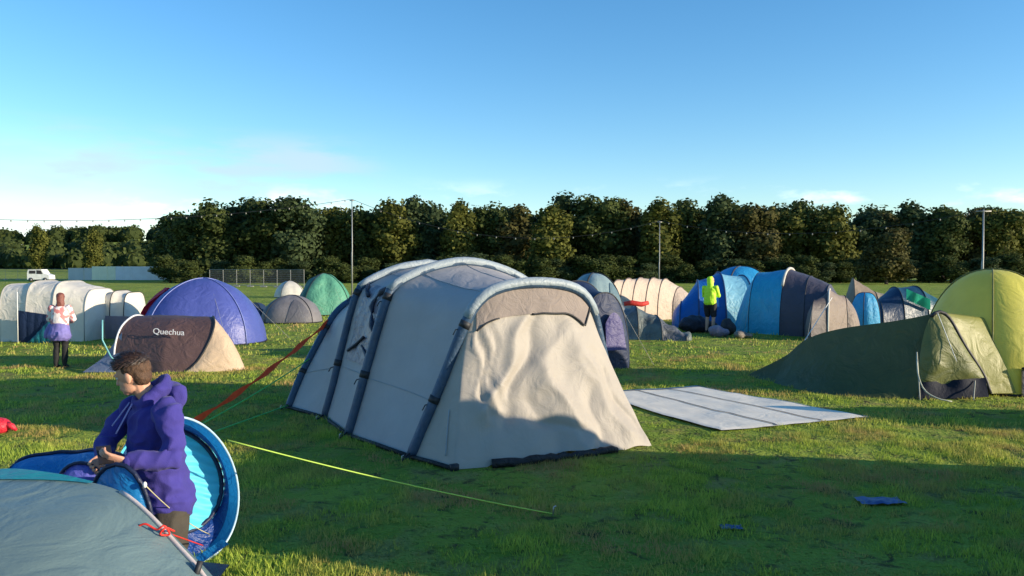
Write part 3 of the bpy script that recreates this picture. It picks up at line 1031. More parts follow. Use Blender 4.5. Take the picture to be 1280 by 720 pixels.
# cream and navy tunnel at far left
CR1 = cloth((.74, .70, .62), .6, .2, .03, 2.5, .05); NV = cloth((.012, .025, .065), .7, .05, spec=.2); TL = cloth((.01, .13, .17), .5, .1)
GY = cloth((.28, .29, .32), .55, .1)
d0 = 24.9
t, C = tunnel('tunnel_tent', 'long cream tunnel tent with navy and teal lower wall, behind the black-legged person', [(at(24, d0), d0, 2.0, 1.70, 90), (at(58, d0), d0, 2.2, 1.80, 90), (at(90, d0), d0, 2.2, 1.79, 90), (at(126, d0), d0, 2.0, 1.55, 90)],
       [CR1, CR1, CR1], ends=('slope', 'slope'), end_mats=(CR1, CR1), seed=3, ext=(.1, .1), guys=False, n=4.5, wr=.06, sag=.03, pole_mat=principled('grey_sleeve', (.3, .3, .3), .6))
fr = MB(); fr2 = MB()
def wall(x0, x1, y, z0a, z0b, z1a, z1b, m=12, bow=.05):
    return [[np.array([x0+(x1-x0)*i/m, y-bow*math.sin(math.pi*j/5)+.02*math.sin(i*2.1), (z0a+(z0b-z0a)*i/m)*(1-j/5)+(z1a+(z1b-z1a)*i/m)*j/5]) for j in range(6)] for i in range(m+1)]
MB().grid(wall(at(21, 23.6), at(60, 23.6), 23.6, 0, 0, .95, .82)).build('lower_wall', NV, t)
MB().grid(wall(at(34, 23.5), at(62, 23.5), 23.5, 0, 0, .02, .70)).build('door', TL, t)
MB().tube([(at(21, 23.5), 23.5, 0), (at(21, 23.5), 23.5, 1.5)], .012, 6).build('pole', M_white_cord, t)
t, C = tunnel('small_tent', 'low navy tent at the left edge with its peak beside the cream tunnel tent', [(at(-40, 25.6), 25.6, 2.0, .9, 90), (at(2, 25.6), 25.6, 2.0, 1.2, 90), (at(16, 25.6), 25.6, 1.8, 1.38, 90)],
       [NV, NV], ends=('slope', 'slope'), end_mats=(NV, NV), seed=23, ext=(.5, .3))
t, C = tunnel('small_tent', 'small boxy cream tent with grey lower wall, right of the long cream tunnel tent', [(at(134, 25.6), 25.6, 1.5, 1.40, 90), (at(152, 25.6), 25.6, 1.6, 1.48, 90), (at(168, 25.6), 25.6, 1.5, 1.42, 90)],
       [CR1, CR1], ends=('slope', 'slope'), end_mats=(CR1, CR1), seed=31, ext=(.15, .15), n=5, wr=.06, guys=False)
MB().grid(wall(at(131, 24.7), at(170, 24.7), 24.7, 0, 0, .72, .70)).build('lower_wall', cloth((.22, .18, .22)), t)

# brown and beige pop-up with a wordmark
BRN = cloth((.105, .062, .060), .6, .08, .03, 3.0, .10); BEI = cloth((.62, .47, .33), .6, .22, .03, 3.0, .05)
t = thing('pop_up_tent', 'brown pop-up tent with a beige porch and a white wordmark on its side', 'tent', (-7.3, 17.6, 0))
bx = lambda px, d: np.array([at(px, d), d, 0])
# side loops: left (near door), ridge right
def q3(px, py, d): return U(px, py, d)
Lp = curve_resample([q3(146, 466, 17.0), q3(143, 440, 17.1), q3(150, 412, 17.3), q3(164, 397, 17.7), q3(176, 395, 18.2), q3(186, 402, 18.8), q3(190, 424, 19.2)], 31)
Lp[0][2] = 0; Lp[-1][2] = 0
Mid = curve_resample([q3(205, 470, 16.75), q3(204, 445, 16.85), q3(208, 415, 17.1), q3(216, 398, 17.5), q3(222, 395, 18.1), q3(230, 405, 18.8), q3(232, 425, 19.2)], 31)
Mid[0][2] = 0; Mid[-1][2] = 0
Rp = curve_resample([q3(222, 471, 16.8), q3(246, 452, 16.9), q3(262, 425, 17.1), q3(268, 405, 17.3), q3(266, 396, 17.7), q3(268, 402, 18.4), q3(262, 424, 19.2)], 31)
Rp[0][2] = 0; Rp[-1][2] = 0
g = []
for i in range(33):
    s = i/32
    C_ = Lp*(1-s)*(1-2*s if s < .5 else 0)  # placeholder, replaced below
    if s < .5: C_ = Lp*(1-2*s)+Mid*2*s
    else: C_ = Mid*(2-2*s)+Rp*(2*s-1)
    g.append(C_)
MB().grid(displace_grid(np.array(g), .03, 1.8, 4)).build('flysheet', BRN, t)
MB().tube(outward(Lp, .01), .022, 8).build('door_ring', principled('pale_hoop', (.6, .6, .62), .5), t)
MB().tube(outward(Rp, .01), .020, 8).build('seam_hoop', M_dark, t)
foot = curve_resample([q3(222, 472, 16.75), q3(262, 466, 16.9), q3(304, 462, 17.25), q3(302, 455, 17.8), q3(292, 440, 18.5), q3(262, 424, 19.2)], 31); foot[:, 2] = 0.0
rows = [Rp*(1-q)+foot*q + np.array([.05, -.02, .10])*math.sin(math.pi*q)*np.sin(np.linspace(0, math.pi, 31))[:, None] for q in np.linspace(0, 1, 16)]
MB().grid(displace_grid(np.array(rows), .03, 1.8, 14)).build('porch', BEI, t)
MB().grid([[q3(103, 466, 16.6)*[1, 1, 0]+np.array([0, 0, .03]), q3(150, 468, 16.6)*[1, 1, 0]+np.array([0, 0, .03])], [q3(128, 448, 17.2), q3(150, 440, 17.1)], [q3(146, 425, 17.3), q3(153, 415, 17.2)]]).build('door_flap', cloth((.22, .25, .32), .5, .1), t)
MB().tube([q3(128, 400, 17.0), q3(128, 425, 16.9), q3(138, 445, 16.8), q3(146, 455, 16.7)], .016, 6).build('cord_loop', principled('teal_cord', (.2, .5, .5), .5), t)
fc = bpy.data.curves.new('wordmark', 'FONT'); fc.body = 'Quechua'; fc.size = .175; fc.extrude = .003
fo = bpy.data.objects.new('wordmark', fc); COL.objects.link(fo)
bpy.context.view_layer.update()
wm_ = bpy.data.meshes.new_from_object(fo.evaluated_get(bpy.context.evaluated_depsgraph_get())); bpy.data.objects.remove(fo)
p = q3(192, 417, 17.0); e = q3(231, 419, 16.96); ax = (e-p); ax /= np.linalg.norm(ax)
co_ = np.array([v.co[:] for v in wm_.vertices]); sx = np.linalg.norm(e-p)/np.ptp(co_[:, 0])
upv = np.array([0, .16, .98])
for v, c_ in zip(wm_.vertices, co_):
    q = p + ax*(c_[0]-co_[:, 0].min())*sx + upv*c_[1] + np.array([0, -1, 0])*(c_[2]+.03)
    v.co = q
wd_ = obj_from_mesh('wordmark', wm_, principled('white_print', (.8, .78, .78), .6), t)

# navy tunnel with violet door behind the big tent
NV2 = cloth((.010, .022, .065), .6, .05, .03, 3, spec=.5)
t, C = tunnel('tunnel_tent', 'dark navy tunnel tent with a lilac door, half hidden behind the big grey tent',
   [(at(756, 17.3), 17.3, 1.3, 1.66, 28), (at(724, 17.9), 18.2, 1.9, 1.90, 28), (at(690, 19), 19.4, 2.0, 1.85, 28), (at(660, 20), 20.6, 1.8, 1.5, 28)],
   [NV2, cloth((.05, .09, .17)), NV2], ends=('door', 'slope'), end_mats=(NV2, NV2), seed=41, ext=(.16, .5), guys=True)
ew = np.array([math.cos(R(28)), math.sin(R(28)), 0]); el = np.array([ew[1], -ew[0], 0])
cc = np.array([at(763, 17.3), 17.2, 0])
g = [[cc+ew*(u*.26*(1-.15*v)) + el*(.12+.10*(1-v)) + np.array([0, 0, .45+.80*v*(1-.3*u*u)]) for v in np.linspace(0, 1, 9)] for u in np.linspace(-1, 1, 9)]
MB().grid(displace_grid(np.array(g), .03, 3, 2)).build('door', cloth((.06, .055, .20), .5, .2, .02, 5), t)

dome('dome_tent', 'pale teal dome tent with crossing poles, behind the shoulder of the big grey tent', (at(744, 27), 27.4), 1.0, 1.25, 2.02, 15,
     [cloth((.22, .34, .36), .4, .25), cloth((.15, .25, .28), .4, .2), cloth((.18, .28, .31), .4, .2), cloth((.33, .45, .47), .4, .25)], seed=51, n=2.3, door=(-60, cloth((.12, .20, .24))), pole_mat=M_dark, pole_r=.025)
CRM = cloth((.62, .50, .40), .6, .2, .04, 3, .05)
xs_ = [773, 786, 801, 817, 832, 850]
t, C = tunnel('tunnel_tent', 'cream tunnel tent ribbed by thin dark poles, just left of the dark blue tent', [(at(px, 33+.45*i), 33+.45*i, 2.2, h, 62) for i, (px, h) in enumerate(zip(xs_, (1.70, 1.76, 1.78, 1.77, 1.72, 1.35)))],
   [CRM], ends=('slope', 'slope'), end_mats=(cloth((.10, .09, .12)), CRM), seed=55, ext=(.3, 1.0), pole_r=.022, pole_mat=principled('brown_sleeve', (.12, .09, .08), .6), guys=False, sag=.03)
# slumped grey-green tent with red roll
GG = cloth((.13, .16, .16), .5, .2, .06, 3, .35)
t, C = tunnel('slumped_tent', 'slumped grey-green tent, half collapsed in front of the cream ribbed tent', [(at(774, 25.2), 25.2, 1.2, 1.12, 80), (at(795, 25), 25.2, 1.5, 1.02, 90), (at(820, 25), 25.0, 1.5, .72, 95), (at(852, 24.6), 24.6, 1.1, .22, 95)],
   [cloth((.18, .20, .22), .4, .2, .06, 3, .3), GG, cloth((.10, .11, .13), .5, .1, .05, 3, .2)], ends=('slope', 'slope'), end_mats=(cloth((.10, .11, .15)), GG), seed=57, ext=(.2, .3), wr=.16, sag=.16, guys=False)
MB().tube([(at(780, 24.6), 24.6, 1.10), (at(790, 24.6), 24.55, 1.13), (at(802, 24.6), 24.6, 1.08), (at(811, 24.6), 24.65, 1.13)], [.07, .085, .08, .06], 10).build('sleeping_mat', principled('red_foam', (.55, .03, .02), .7, 0, .1, 6, .01, 15), None,
   label='red rolled mat lying across the top of the slumped grey-green tent', cat='mat')

# blues
B_dk = cloth((.01, .12, .42), .4, .1, .03, 3, .06); B_lt = cloth((.30, .66, .84), .4, .35, .04, 3, .10); B_md = cloth((.03, .32, .65), .4, .2, .04, 3, .08)
t, C = tunnel('tunnel_tent', 'tunnel tent, dark blue left and pale blue right, behind the person in the high-visibility jacket',
   [(at(852, 30.5), 30.5, 2.2, .9, 75), (at(874, 30.5), 30.8, 2.6, 1.72, 80), (at(902, 30.5), 31, 2.8, 2.02, 88), (at(932, 30.5), 31, 2.6, 1.9, 95)],
   [B_dk, B_dk, B_lt], ends=('slope', 'slope'), end_mats=(B_dk, B_lt), seed=61, ext=(.35, .5), pole_mat=principled('blue_sleeve', (.01, .05, .15), .6), pole_r=.03, guys=False)
dome('dome_tent', 'bright blue dome tent showing its top behind the pale blue tent', (at(926, 38.5), 38.5), 1.7, 1.5, 2.28, 10, B_md, seed=63, n=2.2, pole_mat=M_dark, pole_r=.03, guys=False)
CH = cloth((.065, .06, .085), .55, .06, .03, 3, .08); BT = cloth((.02, .34, .58), .4, .15, .04, 3, .08)
PALE = principled('pale_sleeve', (.50, .48, .43), .6)
t, C = tunnel('tunnel_tent', 'two-tone tunnel tent, teal-blue front and charcoal rear joined at a pale hoop',
   [(at(950, 28.2), 28.2, 2.7, 2.04, 57), (at(988, 27.2), 27.2, 2.9, 2.16, 58), (at(1014, 26.7), 26.7, 2.7, 1.93, 60), (at(1038, 26.2), 26.2, 2.3, 1.66, 60)],
   [BT, CH, CH], ends=('slope', 'slope'), end_mats=(BT, CH), seed=71, ext=(.85, .5), sag=.015, wr=.05, guys=True, pole_r=.010)
MB().tube(outward(C[1], .03)[8:30], .045, 8).build('hoop_trim', PALE, t)
KH = cloth((.24, .19, .16), .6, .15, .04, 3, .08)
t, C = tunnel('small_tent', 'small khaki and grey tent with a cream hoop, right of the charcoal tunnel tent',
   [(at(1022, 24.6), 24.8, 1.3, 1.2, 60), (at(1042, 25), 25.3, 1.7, 1.52, 66), (at(1066, 25.4), 26.0, 1.5, 1.3, 75)],
   [cloth((.10, .085, .09)), KH], ends=('door', 'slope'), end_mats=(cloth((.14, .12, .12)), KH), seed=77, ext=(.25, .5), pole_r=.012)
MB().tube(outward(C[1], .02), .03, 8).build('hoop_trim', PALE, t)
dome('small_tent', 'small bright sky-blue tent squeezed between the khaki tent and the dark teal tent', (at(1082, 27.5), 27.5), .42, .5, 1.35, 10, cloth((.06, .42, .72), .5, .35, .05, 4), seed=79, pw=.6, guys=False)
t, C = tunnel('dome_tent', 'dark blue tent with a bright green top flap, left of the olive dome tent',
   [(at(1098, 31), 31, 1.6, .95, 80), (at(1118, 31.5), 31.5, 2.2, 1.45, 85), (at(1148, 31.5), 31.8, 2.2, 1.48, 92), (at(1176, 31.5), 31.8, 1.8, .9, 100)],
   [cloth((.02, .045, .10), .4), cloth((.015, .06, .11), .4), cloth((.02, .09, .12), .4)], ends=('slope', 'slope'), end_mats=(cloth((.02, .045, .10), .4), cloth((.02, .06, .1), .4)), seed=81, ext=(.4, .4), wr=.07)
g = [[U(1133+i*5, 361+i*2.2+j*4.5, 30.3+.1*j-.15*math.sin(i)) for j in range(4)] for i in range(7)]
MB().grid(displace_grid(np.array(g), .03, 3, 2)).build('top_flap', cloth((.03, .42, .28), .5, .25), t)
t, C = tunnel('slumped_tent', 'low pale brown sloping tent behind the sky-blue tent, under the grey-olive bush',
   [(at(1066, 36), 36, 1.6, 1.75, 75), (at(1092, 36), 36, 1.8, 1.15, 82), (at(1112, 36), 36, 1.6, 1.0, 90)], [cloth((.26, .20, .15)), cloth((.28, .24, .18))], ends=('slope', 'slope'), end_mats=(cloth((.26, .20, .15)),)*2, seed=83, ext=(.3, .4), guys=False, wr=.06)

# ------------------------------------------------------------------ olive tent on the right
OL = cloth((.70, .64, .11), .45, .30, .02, 2.2, .05, spec=.5); OLD = cloth((.075, .095, .032), .5, .12, .04, 2.2, .10); OLM = cloth((.15, .165, .05), .5, .15, .04, 2.2, .08)
t, sf = dome('dome_tent', 'large olive-yellow dome tent with a dark green side awning, at the right edge', (8.86, 14.75), 1.12, 1.15, 2.17, 14, OL, seed=91, n=2.35, pw=.88, sag=.0, wr=.03, guys=False, pole_mat=cloth((.2, .2, .06)))
# porch arch in front: pole loop and olive panel
a0 = U(1148, 494, 13.45); a1 = U(1232, 472, 13.55)
ar = curve_resample([U(1147, 470, 13.5), U(1152, 430, 13.55), U(1160, 402, 13.6), U(1172, 390, 13.65), U(1186, 397, 13.65), U(1206, 432, 13.6), U(1229, 468, 13.55), U(1238, 492, 13.5)], 31)
MB().tube(ar[11:], .032, 8).build('porch_pole', M_dark, t)
rows = []
bs = np.stack([np.linspace(U(1149, 486, 13.4)[a], U(1232, 476, 13.5)[a], 31) for a in range(3)], 1)
rows = [ar*(1-q)+bs*q+np.array([0, -.12, 0])*math.sin(math.pi*q)*np.sin(np.linspace(0, math.pi, 31))[:, None] for q in np.linspace(0, 1, 14)]
MB().grid(displace_grid(np.array(rows), .05, 1.8, 9)).build('porch_panel', OLM, t)
# canopy between porch arch and dome
dq = [sf(R(196)+(R(246)-R(196))*i/30, math.asin(min(.95, ar[i][2]*.9/2.17))*2/math.pi, -.02) for i in range(31)]
rows = [ar*(1-q)+np.array(dq)*q for q in np.linspace(0, 1, 10)]
MB().grid(np.array(rows)).build('porch_roof', cloth((.30, .30, .07), .45, .3, .02, 2.2, .05), t)
# dark green awning sheet running down to the left
top = curve_resample([U(1172, 391, 13.65), U(1120, 401, 14.0), U(1050, 411, 14.7), U(1008, 424, 15.2), U(980, 446, 15.6), U(933, 469, 16.2)], 28); top[-1][2] = .0
bot = curve_resample([U(1149, 492, 13.35), U(1100, 495, 13.5), U(1030, 492, 13.9), U(980, 482, 14.8), U(936, 470, 16.1)], 28); bot[:, 2] = 0.0
g = []
for i in range(28):
    row = []
    for q in np.linspace(0, 1, 16):
        p = top[i]*(1-q)+bot[i]*q
        p = p + np.array([.0, .22, -.12])*math.sin(math.pi*q)*math.sin(math.pi*i/27+.01)*1.3
        row.append(p)
    g.append(row)
MB().grid(displace_grid(np.array(g), .07, 1.0, 19)).build('awning', OLD, t)
bk = curve_resample([U(1172, 395, 15.2)*np.array([1, 1, 0]), U(1080, 400, 16.2)*np.array([1, 1, 0]), U(1010, 400, 16.8)*np.array([1, 1, 0]), U(936, 470, 16.6)*np.array([1, 1, 0])], 28)
MB().grid(displace_grid(np.array([[top[i]*(1-q)+bk[i]*q for q in np.linspace(0, 1, 8)] for i in range(28)]), .05, 1.0, 29)).build('awning_rear', OLD, t)
# dark inner groundsheet wall and mud band
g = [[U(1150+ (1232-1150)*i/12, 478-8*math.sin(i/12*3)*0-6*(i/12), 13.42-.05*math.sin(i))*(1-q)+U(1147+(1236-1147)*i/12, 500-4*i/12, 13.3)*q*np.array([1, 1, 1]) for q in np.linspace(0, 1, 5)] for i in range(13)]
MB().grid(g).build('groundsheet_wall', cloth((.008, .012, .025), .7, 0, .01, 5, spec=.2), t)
g = [[sf(R(246)+R(75)*i/16, .0+.12*j/4, .035+.02*math.sin(i*1.9)) for j in range(5)] for i in range(17)]
MB().grid(g).build('mud_band', cloth((.12, .11, .09), .8, 0, .04, 8, .4), t)
MB().tube([sf(R(246)+R(75)*i/16, .125, .05)+np.array([0, 0, .02*math.sin(i*2.3)]) for i in range(17)], [.02+.015*abs(math.sin(i*1.7)) for i in range(17)], 6).build('hem_band', M_dark, t)
for a, b in (((1146, 440, 13.4), (1150, 500, 13.1)), ((1219, 476, 13.4), (1217, 500, 13.1))):
    rope('guy_line', U(*a), U(*b), .010, principled('webbing', (.35, .36, .30), .7), t)
lp = [U(1146, 445, 13.4), U(1148, 470, 13.2), U(1156, 488, 13.1), U(1172, 498, 13.0), U(1190, 502, 12.95)]
MB().tube(curve_resample(lp, 14), .012, 6).build('door_strap', principled('webbing', (.4, .42, .34), .7), t)
rope('guy_line', U(1172, 391, 13.6), U(1196, 452, 13.3), .006, M_white_cord, t)
rope('guy_line', U(1002, 432, 15.3), U(1010, 400, 15.5)*0+U(1040, 372, 16.2), .008, M_white_cord, t)

# ------------------------------------------------------------------ footprint sheet on the grass
Q = [G(770, 489), G(875, 485), G(1085, 523), G(902, 541), G(800, 524)]
c0, c1, c2, c3 = G(742, 494), G(872, 484), G(1086, 523), G(902, 541)
nn_ = 46
g = np.zeros((nn_, nn_, 3))
for i in range(nn_):
    for j in range(nn_):
        u, v = i/(nn_-1), j/(nn_-1)
        p = (c0*(1-u)+c1*u)*(1-v)+(c3*(1-u)+c2*u)*v
        z = micro(p[0], p[1])+.035+.012*nz(p, 1.0, 3)+.006*(1-abs(nz(p, 1.6, 7))*3)
        if min(i, j, nn_-1-i, nn_-1-j) == 0: z -= .01
        g[i, j] = (p[0], p[1], z)
sh = MB().grid(g).build('groundsheet', cloth((.80, .73, .60), .6, .0, .008, 3, .06), None, label='pale grey groundsheet with dark seams spread flat on the grass beside the big grey tent', cat='groundsheet')
sm = MB()
for u in (.36, .68):
    i = int(u*(nn_-1)); pts = [g[i, j]+[0, 0, .008] for j in range(0, nn_, 1)]
    sm.grid([[p+np.array([-.02, .0, 0]), p+np.array([.02, 0, 0])] for p in pts])
sm.build('seam', principled('seam_tape', (.10, .11, .13), .6), sh)
bt = MB()
bt.grid([[g[i, 0]+[0, 0, .009], g[i, 2]+[0, 0, .009]] for i in range(nn_)])
bt.grid([[g[nn_-1, j]+[0, 0, .011], g[nn_-2, j]+[0, 0, .011]] for j in range(nn_)])
bt.build('blue_edge', cloth((.10, .20, .30)), sh)
# bits of blue plastic trodden into the grass
for (px, py, s, lab) in ((1100, 629, .26, 'larger scrap of blue plastic trodden into the shaded grass at lower right'), (914, 662, .11, 'small scrap of blue plastic in the shaded foreground grass')):
    p = G(px, py)
    gg = [[p+np.array([(i/9-.5)*s*1.6, (j/6-.5)*s*.8, .02+.035*abs(mnoise.noise(Vector((i*.5, j*.6, s*9))))]) for j in range(7)] for i in range(10)]
    MB().grid(gg).build('plastic_scrap', principled('blue_plastic', (.03, .07, .22), .4, 0, .3, 20), None, label=lab, cat='litter')
p = U(-2, 541, 10.6)
MB().ell((p[0], p[1], .10), (.16, .14, .11), None, 10).tube([(p[0]+.1, p[1], .12), (p[0]+.2, p[1]-.03, .10), (p[0]+.24, p[1], .04)], [.05, .04, .02], 8).build('stuff_sack', cloth((.55, .02, .04), .5, 0, .03, 8), None, label='bright red sack lying on the grass at the left edge', cat='bag')
# bags and clutter by the blue tents
def sack(px, d, r3, col, lab, cat='bag', seed=1, nm='bag'):
    x = at(px, d); mb = MB()
    mb.ell((x, d, r3[2]*.9), r3, Matrix.Rotation(seed*.7, 3, 'Z'), 10)
    mb.ell((x+r3[0]*.5, d-.05, r3[2]*.7), (r3[0]*.6, r3[1]*.8, r3[2]*.7), None, 8)
    me_ = remesh(mb, .05, 2, lambda p: .05*nz(p, 5, seed))
    obj_from_mesh(nm, me_, cloth(col, .6, 0, .04, 6, .2), None, label=lab, cat=cat)
sack(868, 27.5, (.75, .3, .30), (.02, .02, .035), 'big black holdall on the grass left of the person in the high-visibility jacket', seed=1)
sack(896, 25.6, (.38, .25, .20), (.22, .18, .24), 'pale patterned bag at the feet of the person in the high-visibility jacket', seed=2)
sack(830, 25.2, (.22, .2, .20), (.5, .52, .5), 'small white bundle beside the slumped grey-green tent', seed=3)
sack(910, 26.2, (.22, .25, .30), (.02, .02, .025), 'upright black rucksack against the pale blue tent', seed=4)
sack(926, 25.0, (.35, .2, .13), (.20, .17, .14), 'low brown bag in the grass in front of the teal-blue tent', seed=6)

# big tents to the right, just out of frame, that throw the long foreground shade
for i, (x, y, W, H, lab) in enumerate(((8.2, 7.4, 3.3, 2.35, 'large grey tunnel tent just past the right edge, its corner point showing'), )):
    tunnel('family_tent', lab, [(7.4, 3.6, 2.4, 2.6, 0), (7.4, 5.2, 2.4, 2.65, 0), (7.4, 6.7, 2.4, 2.58, 0), (7.4, 7.3, 2.3, 2.1, 0)], [M_grey], ends=('slope', 'slope'), end_mats=(M_grey, M_grey), seed=95, ext=(.15, 1.1), guys=False)
tunnel('small_tent', 'small grey tent just past the right edge beyond the bigger one', [(9.4, 10.3, 1.8, .9, 0), (9.4, 10.9, 2.0, 1.3, 0), (9.4, 11.5, 1.8, .9, 0)], [M_grey], ends=('slope', 'slope'), end_mats=(M_grey, M_grey), seed=96, ext=(.3, .3), guys=False)

# ------------------------------------------------------------------ poles, string lights
def lamp_pole(px, top, d, r_, lab, cross=False):
    x = at(px, d); h = Z(top, d)
    t = thing('light_pole', lab, 'pole', (x, d, 0))
    MB().tube([(x, d, 0), (x, d, h*.45), (x+.02, d, h*.47), (x+.02, d, h)], [r_, r_*.9, r_*.7, r_*.55], 8).build('mast', M_pole_steel, t)
    MB().box((x, d, .03), (.5, .5, .06)).build('base_plate', M_pole_steel, t)
    MB().box((x+.02, d, h-.1), (.35 if not cross else .9, .08, .07)).build('crossarm', M_pole_steel, t)
    return np.array([x+.02, d, h])
pt1 = lamp_pole(440, 249, 62, .065, 'tallest thin grey pole, standing left of the big grey tent against the trees')
pt2 = lamp_pole(824, 276, 62, .05, 'short thin grey pole behind the cream ribbed tent')
pt3 = lamp_pole(1228, 262, 48, .08, 'thick pale pole rising behind the olive dome tent', True)
M_bulb = principled('frosted_bulb', (.22, .22, .20), .5)
def festoon(a, b, sag, n, lab):
    t = thing('string_lights', lab, 'string lights', tuple((a+b)/2))
    pts = []
    for i in range(n*2+1):
        q = i/(2*n); p = a*(1-q)+b*q; p = p-np.array([0, 0, sag*4*q*(1-q)]); pts.append(p)
    MB().tube(pts, .016, 4).build('cable', M_dark, t)
    for i in range(1, 2*n, 2):
        MB().ell(pts[i]-np.array([0, 0, .08]), (.045, .045, .07), None, 5).build('bulb', M_bulb, t)
ptLL = np.array([at(-60, 55), 55, Z(272, 55)])
festoon(pt1, ptLL, .75, 26, 'string of bulbs from the tallest pole to the left edge, against trees and pale sky')
festoon(pt1, pt2, 2.1, 16, 'sagging string of bulbs between the tallest pole and the short pole')
festoon(pt2, pt3, 1.2, 14, 'string of bulbs between the short pole and the thick right-hand pole')

# ------------------------------------------------------------------ hoarding, mesh fence, van, far rail
def hoarding():
    d = 146
    t = thing('hoarding', 'long grey site hoarding with cream panels at far left below the distant trees', 'hoarding', (at(175, d), d, 0))
    xs_ = np.linspace(85, 263, 19)
    for a, b in zip(xs_[:-1], xs_[1:]):
        m = (a+b)/2
        c_ = (.9, .86, .62) if 117 < m < 141 else ((.78, .78, .68) if m > 234 else ((.74, .75, .78) if m > 142 else (.55, .56, .55)))
        h = Z(333 if m > 117 else 335, d)
        x0, x1 = at(a, d), at(b, d)
        MB().box(((x0+x1)/2, d+rng.uniform(-.04, .04), h/2), (x1-x0-.04, .08, h)).build('panel', principled('painted_ply', c_, .6, 0, .06, 1), t, smooth=False)
        MB().box((x0, d+.2, h/2), (.1, .1, h)).build('post', M_pole_steel, t, smooth=False)
hoarding()
def fence(px0, px1, d0, d1, n, h, lab):
    t = thing('mesh_fence', lab, 'fence', (at((px0+px1)/2, (d0+d1)/2), (d0+d1)/2, 0))
    for i in range(n):
        q0, q1 = i/n, (i+1)/n
        a = np.array([at(px0+(px1-px0)*q0, d0+(d1-d0)*q0), d0+(d1-d0)*q0, 0]); b = np.array([at(px0+(px1-px0)*q1, d0+(d1-d0)*q1), d0+(d1-d0)*q1, 0])
        up = np.array([0, 0, h]); m = MB()
        m.tube([a, a+up, b+up, b], .03, 5)
        m.tube([a+[0, 0, .15], b+[0, 0, .15]], .03, 4)
        for k in range(1, 12):
            p = a*(1-k/12)+b*k/12; m.tube([p+[0, 0, .1], p+up], .009, 3)
        for k in range(1, 8):
            m.tube([a+up*k/8, b+up*k/8], .012, 3)
        m.build('fence_panel', M_pole_steel, t, smooth=False)
        MB().box(tuple(a+np.array([0, 0, .08])), (.7, .25, .16)).build('fence_foot', principled('concrete', (.3, .3, .29), .9), t, smooth=False)
fence(262, 380, 98, 88, 7, 2.0, 'galvanised mesh fence running along the grass above the blue dome and grey dome tents')
fence(-40, 84, 150, 146, 8, 2.0, 'galvanised mesh fence at far left beside the white van')
def van():
    d = 128; x = at(51, d)
    t = thing('van', 'small white van parked by the fence at far left', 'van', (x, d, 0))
    prof = [(-1.7, .35), (-1.72, 1.3), (-1.55, 1.95), (.55, 1.98), (1.0, 1.3), (1.75, 1.05), (1.8, .4)]
    v = [(x+a, d-.85, b) for a, b in prof]+[(x+a, d+.85, b) for a, b in prof]
    k = len(prof)
    f = [tuple(range(k)), tuple(range(2*k-1, k-1, -1))]+[(i, i+k, (i+1) % k+k, (i+1) % k) for i in range(k)]
    MB().add(v, f).build('body', principled('white_paint', (.78, .78, .76), .3, spec=.6), t, smooth=False)
    MB().add([(x-.2, d-.87, 1.25), (x+.8, d-.87, 1.25), (x+.5, d-.87, 1.82), (x-.2, d-.87, 1.85)], [(0, 1, 2, 3)]).add([(x-1.4, d-.87, 1.3), (x-.35, d-.87, 1.3), (x-.35, d-.87, 1.8), (x-1.35, d-.87, 1.8)], [(0, 1, 2, 3)]).build('side_window', principled('glass', (.02, .02, .03), .1), t, smooth=False)
    for sx in (-1.1, 1.15):
        for sy in (-.8, .8):
            m = MB(); c = (x+sx, d+sy, .34)
            m.tube([(c[0], c[1]-.1, c[2]), (c[0], c[1]+.1, c[2])], .34, 16)
            wv = m.build('wheel', principled('rubber', (.02, .02, .02), .8), t)
            MB().tube([(c[0], c[1]-.11, c[2]), (c[0], c[1]+.11, c[2])], .19, 12).build('rim', M_pole_steel, wv)
van()

# ------------------------------------------------------------------ people
def V3(*a): return np.array(a, float)
def unit(v): v = np.array(v, float); return v/np.linalg.norm(v)
def head_frame(fwd, up=(0, 0, 1)):
    f = unit(fwd); u = np.array(up, float); u = unit(u-f*np.dot(u, f)); l = np.cross(u, f)
    return f, l, u
def add_head(mb, c, f, l, u, s=1.0):
    M = Matrix(((l[0], f[0], u[0]), (l[1], f[1], u[1]), (l[2], f[2], u[2])))
    mb.ell(c+u*.02*s, (.074*s, .094*s, .098*s), M, 14)                 # skull
    mb.ell(c+f*.030*s-u*.040*s, (.058*s, .066*s, .072*s), M, 12)         # face
    mb.ell(c+f*.058*s-u*.088*s, (.034*s, .034*s, .026*s), M, 10)         # chin
    mb.ell(c+f*.030*s-u*.072*s+l*.036*s, (.020*s, .045*s, .026*s), M, 8)
    mb.ell(c+f*.030*s-u*.072*s-l*.036*s, (.020*s, .045*s, .026*s), M, 8)
    mb.sweep([(c+f*.092*s+u*.004*s, .010*s, .010*s), (c+f*.106*s-u*.020*s, .012*s, .011*s), (c+f*.108*s-u*.034*s, .017*s, .012*s)], l, 8)  # nose
    mb.sweep([(c+f*.086*s+u*.020*s-l*.045*s, .010*s, .008*s), (c+f*.097*s+u*.022*s, .010*s, .009*s), (c+f*.086*s+u*.020*s+l*.045*s, .010*s, .008*s)], u, 8)  # brow
    mb.ell(c+f*.094*s-u*.062*s, (.026*s, .010*s, .007*s), M, 8)           # lips
    mb.ell(c+f*.091*s-u*.073*s, (.022*s, .010*s, .007*s), M, 8)
    for q in (-1, 1):
        mb.ell(c+l*q*.077*s-u*.012*s-f*.004*s, (.010*s, .020*s, .033*s), M, 8)   # ears
    return M
